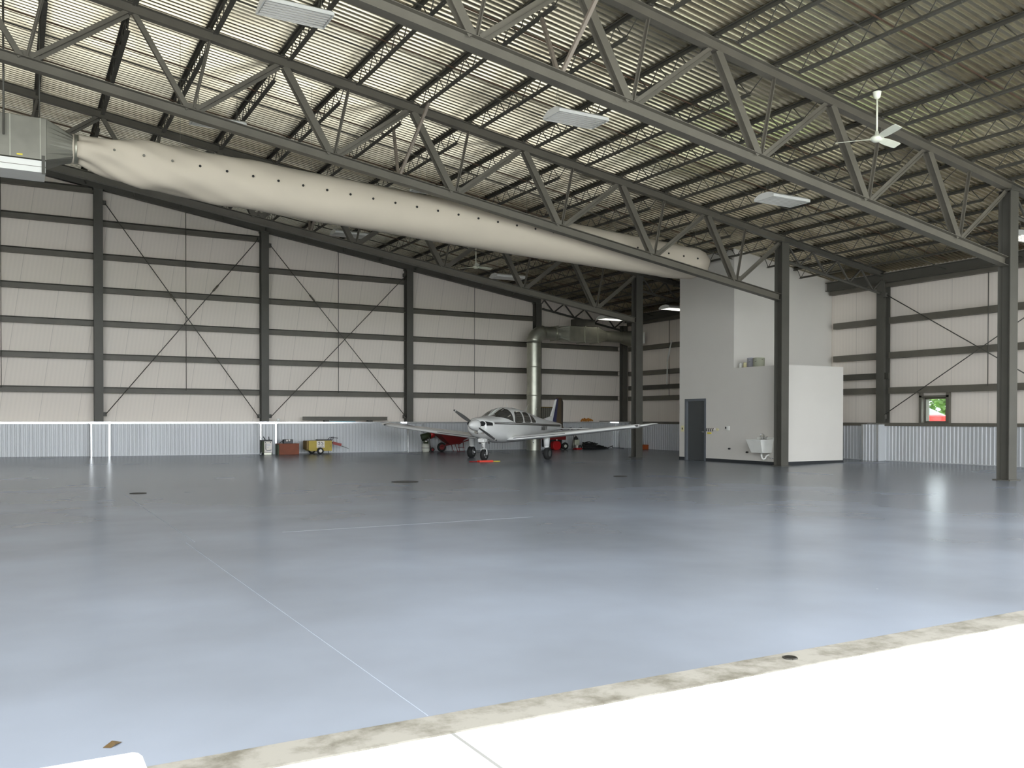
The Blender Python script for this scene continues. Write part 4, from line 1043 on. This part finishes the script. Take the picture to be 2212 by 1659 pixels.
Rr=Matrix.Rotation(math.radians(14),3,'Y')
b=MB(); b.box((x1+.26,yc+.2,zf+.37),(.34,.06,.10),Rr); b.build('red_guard',M['pinkred'],t_)
b=MB(); b.tube((x1+.0,yc+.2,zf+.46),(x1+.72,yc+.2,zf+.18),.014,.008); b.build('draw_bar',M['steel'],t_)
b=MB(); b.tube((x1-.1,yc+.1,zf),(x1-.1,yc+.1,zf+.14),.014); b.bb((x1-.16,yc+.05,zf),(x1-.04,yc+.15,zf+.012)); b.build('prop_leg',M['steel'],t_)
b=MB(); b.tube((x1-.06,yc-.012,zf+.3),(x1-.06,yc,zf+.3),.012); b.build('latch',M['black'],t_)
# propane heater stack
yh=32.2; xm=W(920,yh); zf=fz(xm,yh)
t_=thing('propane_cylinder','white propane cylinder on the floor left of the wheelbarrow','gas cylinder',(xm,yh,zf))
b=MB(); b.lathe((xm,yh,zf),[(.13,0),(.13,.03),(.15,.06),(.155,.1),(.155,.26),(.14,.31),(.08,.345),(.0,.35)],20); b.build('tank',M['cyl'],t_)
b=MB(); b.lathe((xm,yh,zf+.32),[(.1,0),(.11,.12),(.105,.13)],16); b.build('collar',M['olive'],t_)
b=MB(); b.lathe((xm,yh,zf+.16),[(.156,-.008),(.158,0),(.156,.008)],20); b.build('band',M['stripe'],t_)
b=MB(); b.bb((xm-.09,yh-.125,zf+.40),(xm+.0,yh-.115,zf+.45)); b.build('tag',M['sticker'],t_)
t_=thing('space_heater','dark heater drum with a red end standing above the propane cylinder','heater',(xm+.15,yh+.2,zf+.45))
b=MB(); b.tube((xm-.08,yh+.3,zf+.56),(xm+.3,yh+.3,zf+.66),.13,seg=18); b.build('drum',M['olive'],t_)
b=MB(); b.tube((xm+.3,yh+.3,zf+.66),(xm+.48,yh+.3,zf+.70),.15,.12,seg=18); b.build('red_nozzle',M['red'],t_)
b=MB(); b.tube((xm+.12,yh+.2,zf),(xm+.14,yh+.2,zf+.6),.016); b.tube((xm+.3,yh+.2,zf+.05),(xm+.22,yh+.2,zf+.6),.016); b.bb((xm+.05,yh+.1,zf),(xm+.38,yh+.3,zf+.03)); b.build('stand',M['steel'],t_)
wheel('wheel',(xm+.28,yh,zf+.09),.09,.05,'y',t_,hub=M['redcase'])
# wheelbarrow
yw=32.1; xw=W(954,yw); zf=fz(xw,yw)
t_=thing('wheelbarrow','dark red wheelbarrow under the aircraft right wing','wheelbarrow',(xw+.3,yw,zf))
def wr(x0,x1,z,dy,zz=None): return [V((x0,yw-dy,z if zz is None else zz)),V((x1,yw-dy,z)),V((x1,yw+dy,z)),V((x0,yw+dy,z if zz is None else zz))]
b=MB(); b.loft([wr(xw+.28,xw+.75,zf+.3,.16),wr(xw-.2,xw+1.02,zf+.66,.33,zf+.70),wr(xw-.19,xw+1.01,zf+.67,.32,zf+.71),wr(xw+.3,xw+.73,zf+.33,.14)],smooth=False); b.build('tray',M['barrow'],t_)
wheel('wheel',(xw,yw,zf+.19),.19,.09,'y',t_,hub=M['barrow'],hr=.5)
for s in(-1,1):
    b=MB(); b.path([(xw-.12,yw+s*.06,zf+.19),(xw+.25,yw+s*.12,zf+.28),(xw+.75,yw+s*.22,zf+.36),(xw+1.35,yw+s*.28,zf+.56)],.02,8); b.build('handle',M['barrow'],t_)
    b=MB(); b.path([(xw+.5,yw+s*.18,zf+.32),(xw+.62,yw+s*.2,zf+.0),(xw+.9,yw+s*.22,zf+.0),(xw+.85,yw+s*.22,zf+.38)],.014,6); b.build('leg',M['barrow'],t_)
b=MB(); b.tube((xw+.62,yw-.2,zf+.17),(xw+.9,yw-.22,zf+.17),.012); b.build('leg_brace',M['barrow'],t_)
# red generator on wheels
yg=31.9; x0=W(1196,yg); zf=fz(x0,yg)
t_=thing('red_generator','red wheeled generator behind the aircraft left main wheel','generator',(x0,yg,zf))
xa,xb=W(1184,yg),W(1230,yg)
b=MB(); b.bb((xa+.05,yg+.25,zf+.42),(xb,yg+.6,zf+.58)); b.build('tank',M['redcase'],t_,bevel=.03)
b=MB(); b.bb((xa+.05,yg+.2,zf+.12),(xb-.25,yg+.6,zf+.42)); b.build('engine',M['black'],t_,bevel=.02)
b=MB(); b.prism((W(1203,yg),yg-.02,zf+.19),(W(1203,yg),yg+.2,zf+.19),[(.2*math.copysign(abs(math.cos(a))**.6,math.cos(a)),.19*math.copysign(abs(math.sin(a))**.8,math.sin(a))) for a in [2*PI*k/20 for k in range(20)]],smooth=False); b.build('round_cover',M['red'],t_,bevel=.02)
b=MB(); b.lathe((W(1203,yg),yg-.0,zf+.40),[(.03,0),(.035,.03),(.01,.06)],10); b.build('filler_cap',M['white'],t_)
wheel('wheel',(W(1222,yg),yg+.05,zf+.16),.16,.09,'y',t_,hub=M['cyl'],hr=.38)
wheel('wheel',(W(1222,yg)+.1,yg+.7,zf+.16),.16,.09,'y',t_,hub=M['cyl'],hr=.38)
b=MB(); b.path([(xb-.2,yg+.3,zf+.55),(xb+.02,yg+.3,zf+.58),(xb+.05,yg+.3,zf+.62)],.018,8); b.build('pull_handle',M['redcase'],t_)
# pressure washer / tiller
xw=W(1245,yg+.2); yy=yg+.2; zf=fz(xw,yy)
t_=thing('garden_tiller','grey and red upright engine machine with black handle grips beside the red generator','engine machine',(xw,yy,zf))
b=MB(); b.bb((xw-.12,yy-.12,zf+.18),(xw+.1,yy+.12,zf+.42)); b.build('engine',M['can_g'],t_,bevel=.03)
b=MB(); b.tube((xw-.16,yy,zf+.05),(xw-.12,yy,zf+.42),.06,seg=12); b.build('cylinder',M['galv_dull'],t_)
b=MB(); b.tube((xw+.03,yy-.02,zf+.06),(xw+.03,yy-.02,zf+.3),.055,seg=12); b.build('filter_bowl',M['sticker'],t_)
b=MB(); b.bb((xw-.08,yy-.15,zf),(xw+.2,yy+.15,zf+.06)); b.build('base',M['red'],t_)
wheel('wheel',(xw+.2,yy,zf+.09),.09,.06,'y',t_)
b=MB(); b.path([(xw-.1,yy+.05,zf+.42),(xw-.05,yy+.1,zf+.75),(xw-.22,yy+.12,zf+.93),(xw-.3,yy+.12,zf+.93)],.015,8); b.path([(xw+.02,yy+.05,zf+.42),(xw+.02,yy+.1,zf+.75),(xw+.2,yy+.12,zf+.92),(xw+.3,yy+.12,zf+.90)],.015,8); hb=b.build('handlebar',M['steel'],t_)
for x_,e in((xw-.27,-1),(xw+.26,1)):
    b=MB(); b.tube((x_-.09,yy+.12,zf+.90),(x_+.09,yy+.12,zf+.92),.04,seg=10); b.build('grip',M['black'],hb)
b=MB(); b.lathe((xw-.02,yy,zf+.42),[(.09,0),(.1,.06),(.05,.14),(.02,.15)],14); b.build('air_filter',M['black'],t_)
# hose pile
yy=32.0; x0,x1=W(1262,yy),W(1318,yy); zf=fz(22,yy)
b=MB(); random.seed(3)
cx=(x0+x1)/2
for i in range(10):
    pts=[]; rx=(x1-x0)/2*(1-.07*i); z=zf+.03+.022*i
    for k in range(25):
        a=2*PI*k/24; pts.append((cx-.05*i+rx*math.cos(a)*(.95+.05*math.sin(3*a+i)),yy+.1+.28*(1-.06*i)*math.sin(a),z+.03*abs(math.sin(2*a+i))*(1 if i>2 else .3)+(.06*math.cos(a*.5+i)**2 if i>5 else 0)))
    b.path(pts,.022,6)
b.path([(x1-.2,yy-.1,zf+.05),(x1,yy-.2,zf+.14),(x1+.05,yy-.1,zf+.05),(x1+.6,yy-.2,zf+.025)],.018,6)
tag(b.build('hose_pile',M['dark'],loc=(cx,yy,zf)),'low heap of coiled black hose on the floor against the back wall','hose')
# orange box
x0=W(1382,31.0); 
b=MB(); zf=fz(x0,31.1); b.bb((x0,31.0,zf),(x0+.48,31.35,zf+.2)); o=b.build('small_crate',M['orange'],loc=(x0,31.2,zf)); tag(o,'small orange-brown crate on the floor behind the far freestanding column','crate')
b=MB(); b.bb((x0-.005,30.99,zf+.17),(x0+.485,31.36,zf+.21)); b.build('crate_lid',M['orange'],o)

# ------------------------------------------------------------------ outside seen through the window
b=MB(); b.add([(XR,-20,-.3),(XR+4,-20,.6),(80,-20,.6),(XR,70,-.3),(XR+4,70,.6),(80,70,.6)],[(0,1,4,3),(1,2,5,4)]); st(b,'floor_ground_outside',M['grass'])
b=MB(); b.bb((-120,-200,-.6),(150,-60,-.1)); st(b,'floor_ground_front',M['grass'])
cx0,cy0=35.8,25.5
t_=thing('red_car','red car parked outside beyond the small window','car',(cx0,cy0,.6),math.radians(125))
b=MB()
prof=[(-2.1,.35),(-2.15,.75),(-1.9,.95),(-.9,1.0),(.9,1.02),(2.0,.9),(2.15,.6),(2.1,.35)]
n=len(prof); b.add([(x,y,z) for y in(-.85,.85) for x,z in prof],[tuple(range(n)),tuple(range(2*n-1,n-1,-1))]+[(i,(i+1)%n,n+(i+1)%n,n+i) for i in range(n)]); b.build('body',M['carred'],t_,local=True,bevel=.05)
prof=[(-.75,1.0),(.1,1.42),(1.2,1.42),(1.8,1.0)]
n=4; b=MB(); b.add([(x,y,z) for y in(-.72,.72) for x,z in prof],[tuple(range(n)),tuple(range(2*n-1,n-1,-1))]+[(i,(i+1)%n,n+(i+1)%n,n+i) for i in range(n)]); b.build('cabin',M['carglass'],t_,local=True,bevel=.03)
b=MB(); b.bb((-2.17,-.7,.55),(-2.1,-.35,.75)); b.bb((-2.17,.35,.55),(-2.1,.7,.75)); b.build('headlamp',M['white'],t_,local=True)
for x in(-1.35,1.35):
    for y in(-.82,.82): wheel('wheel',(x,y,.32),.32,.2,'y',t_,True)
random.seed(11)
for i,(tx,ty,s) in enumerate(((52,35.6,2.3),(51,40.8,2.2),(60,38.0,3.0),(53,31.0,2.2))):
    t_=thing('leafy_tree',('pale green leafy tree outside, straight behind the red car','pale green leafy tree outside, left of the others through the window','tall green tree outside, furthest back through the window','small green tree outside, right of the others through the window')[i],'tree',(tx,ty,.6),group='trees beyond the window')
    b=MB(); b.tube((tx,ty,.6),(tx,ty,1.2+s*.4),.16,.1); b.build('trunk',M['bark'],t_)
    b=MB()
    for k in range(2200):
        a=random.uniform(0,2*PI); h=random.uniform(0,1); rr_=s*math.sin(PI*min(1,.12+.88*h))**.6*random.uniform(.75,1.05)
        p=V((tx+rr_*math.cos(a),ty+rr_*math.sin(a),.7+h*s*1.7)); d=V((random.uniform(-1,1),random.uniform(-1,1),random.uniform(-1,1))).normalized(); e=d.orthogonal().normalized()*.16*s/2; f_=d.cross(e.normalized())*.13*s/2
        b.add([p-e,p+f_,p+e,p-f_],[(0,1,2,3)])
    b.build('crown',M['leaf'],t_)

# ------------------------------------------------------------------ camera
H=1.40; f=1913.0; pcx,pcy=1106.,926.19
y_,pt,r_=[math.radians(v) for v in (29.447,-.6158,.087)]
fwd=V((math.sin(y_)*math.cos(pt),math.cos(y_)*math.cos(pt),math.sin(pt))); right=V((math.cos(y_),-math.sin(y_),0)); up=right.cross(fwd)
right,up=math.cos(r_)*right+math.sin(r_)*up, -math.sin(r_)*right+math.cos(r_)*up
cd=bpy.data.cameras.new('camera'); cam=bpy.data.objects.new('camera',cd); COL.objects.link(cam)
cam.matrix_world=Matrix.Translation((0,0,H))@Matrix((right,up,-fwd)).transposed().to_4x4()
cd.sensor_width=36; cd.lens=f/2212*36; cd.shift_y=(pcy-829.5)/2212; cd.clip_end=500
sc.camera=cam

# ------------------------------------------------------------------ light: overcast sky
w=bpy.data.worlds.new('sky'); sc.world=w; w.use_nodes=True; nt=w.node_tree; bg=nt.nodes['Background']
tc=nt.nodes.new('ShaderNodeTexCoord'); sp=nt.nodes.new('ShaderNodeSeparateXYZ'); nt.links.new(tc.outputs['Generated'],sp.inputs[0])
cr=nt.nodes.new('ShaderNodeValToRGB'); cr.color_ramp.elements[0].position=0; cr.color_ramp.elements[1].position=.6
cr.color_ramp.elements[0].color=(.88,.94,1.0,1); cr.color_ramp.elements[1].color=(.95,.975,1.0,1)
nt.links.new(sp.outputs[2],cr.inputs[0]); nt.links.new(cr.outputs[0],bg.inputs[0]); bg.inputs[1].default_value=7.1
sc.view_settings.view_transform='Standard'; sc.view_settings.look='None'; sc.view_settings.gamma=1; sc.view_settings.use_curve_mapping=False
sc.view_settings.exposure=0.0
sc.cycles.use_denoising=True
sc.cycles.max_bounces=10; sc.cycles.diffuse_bounces=7; sc.cycles.glossy_bounces=5
sc.cycles.sample_clamp_indirect=8
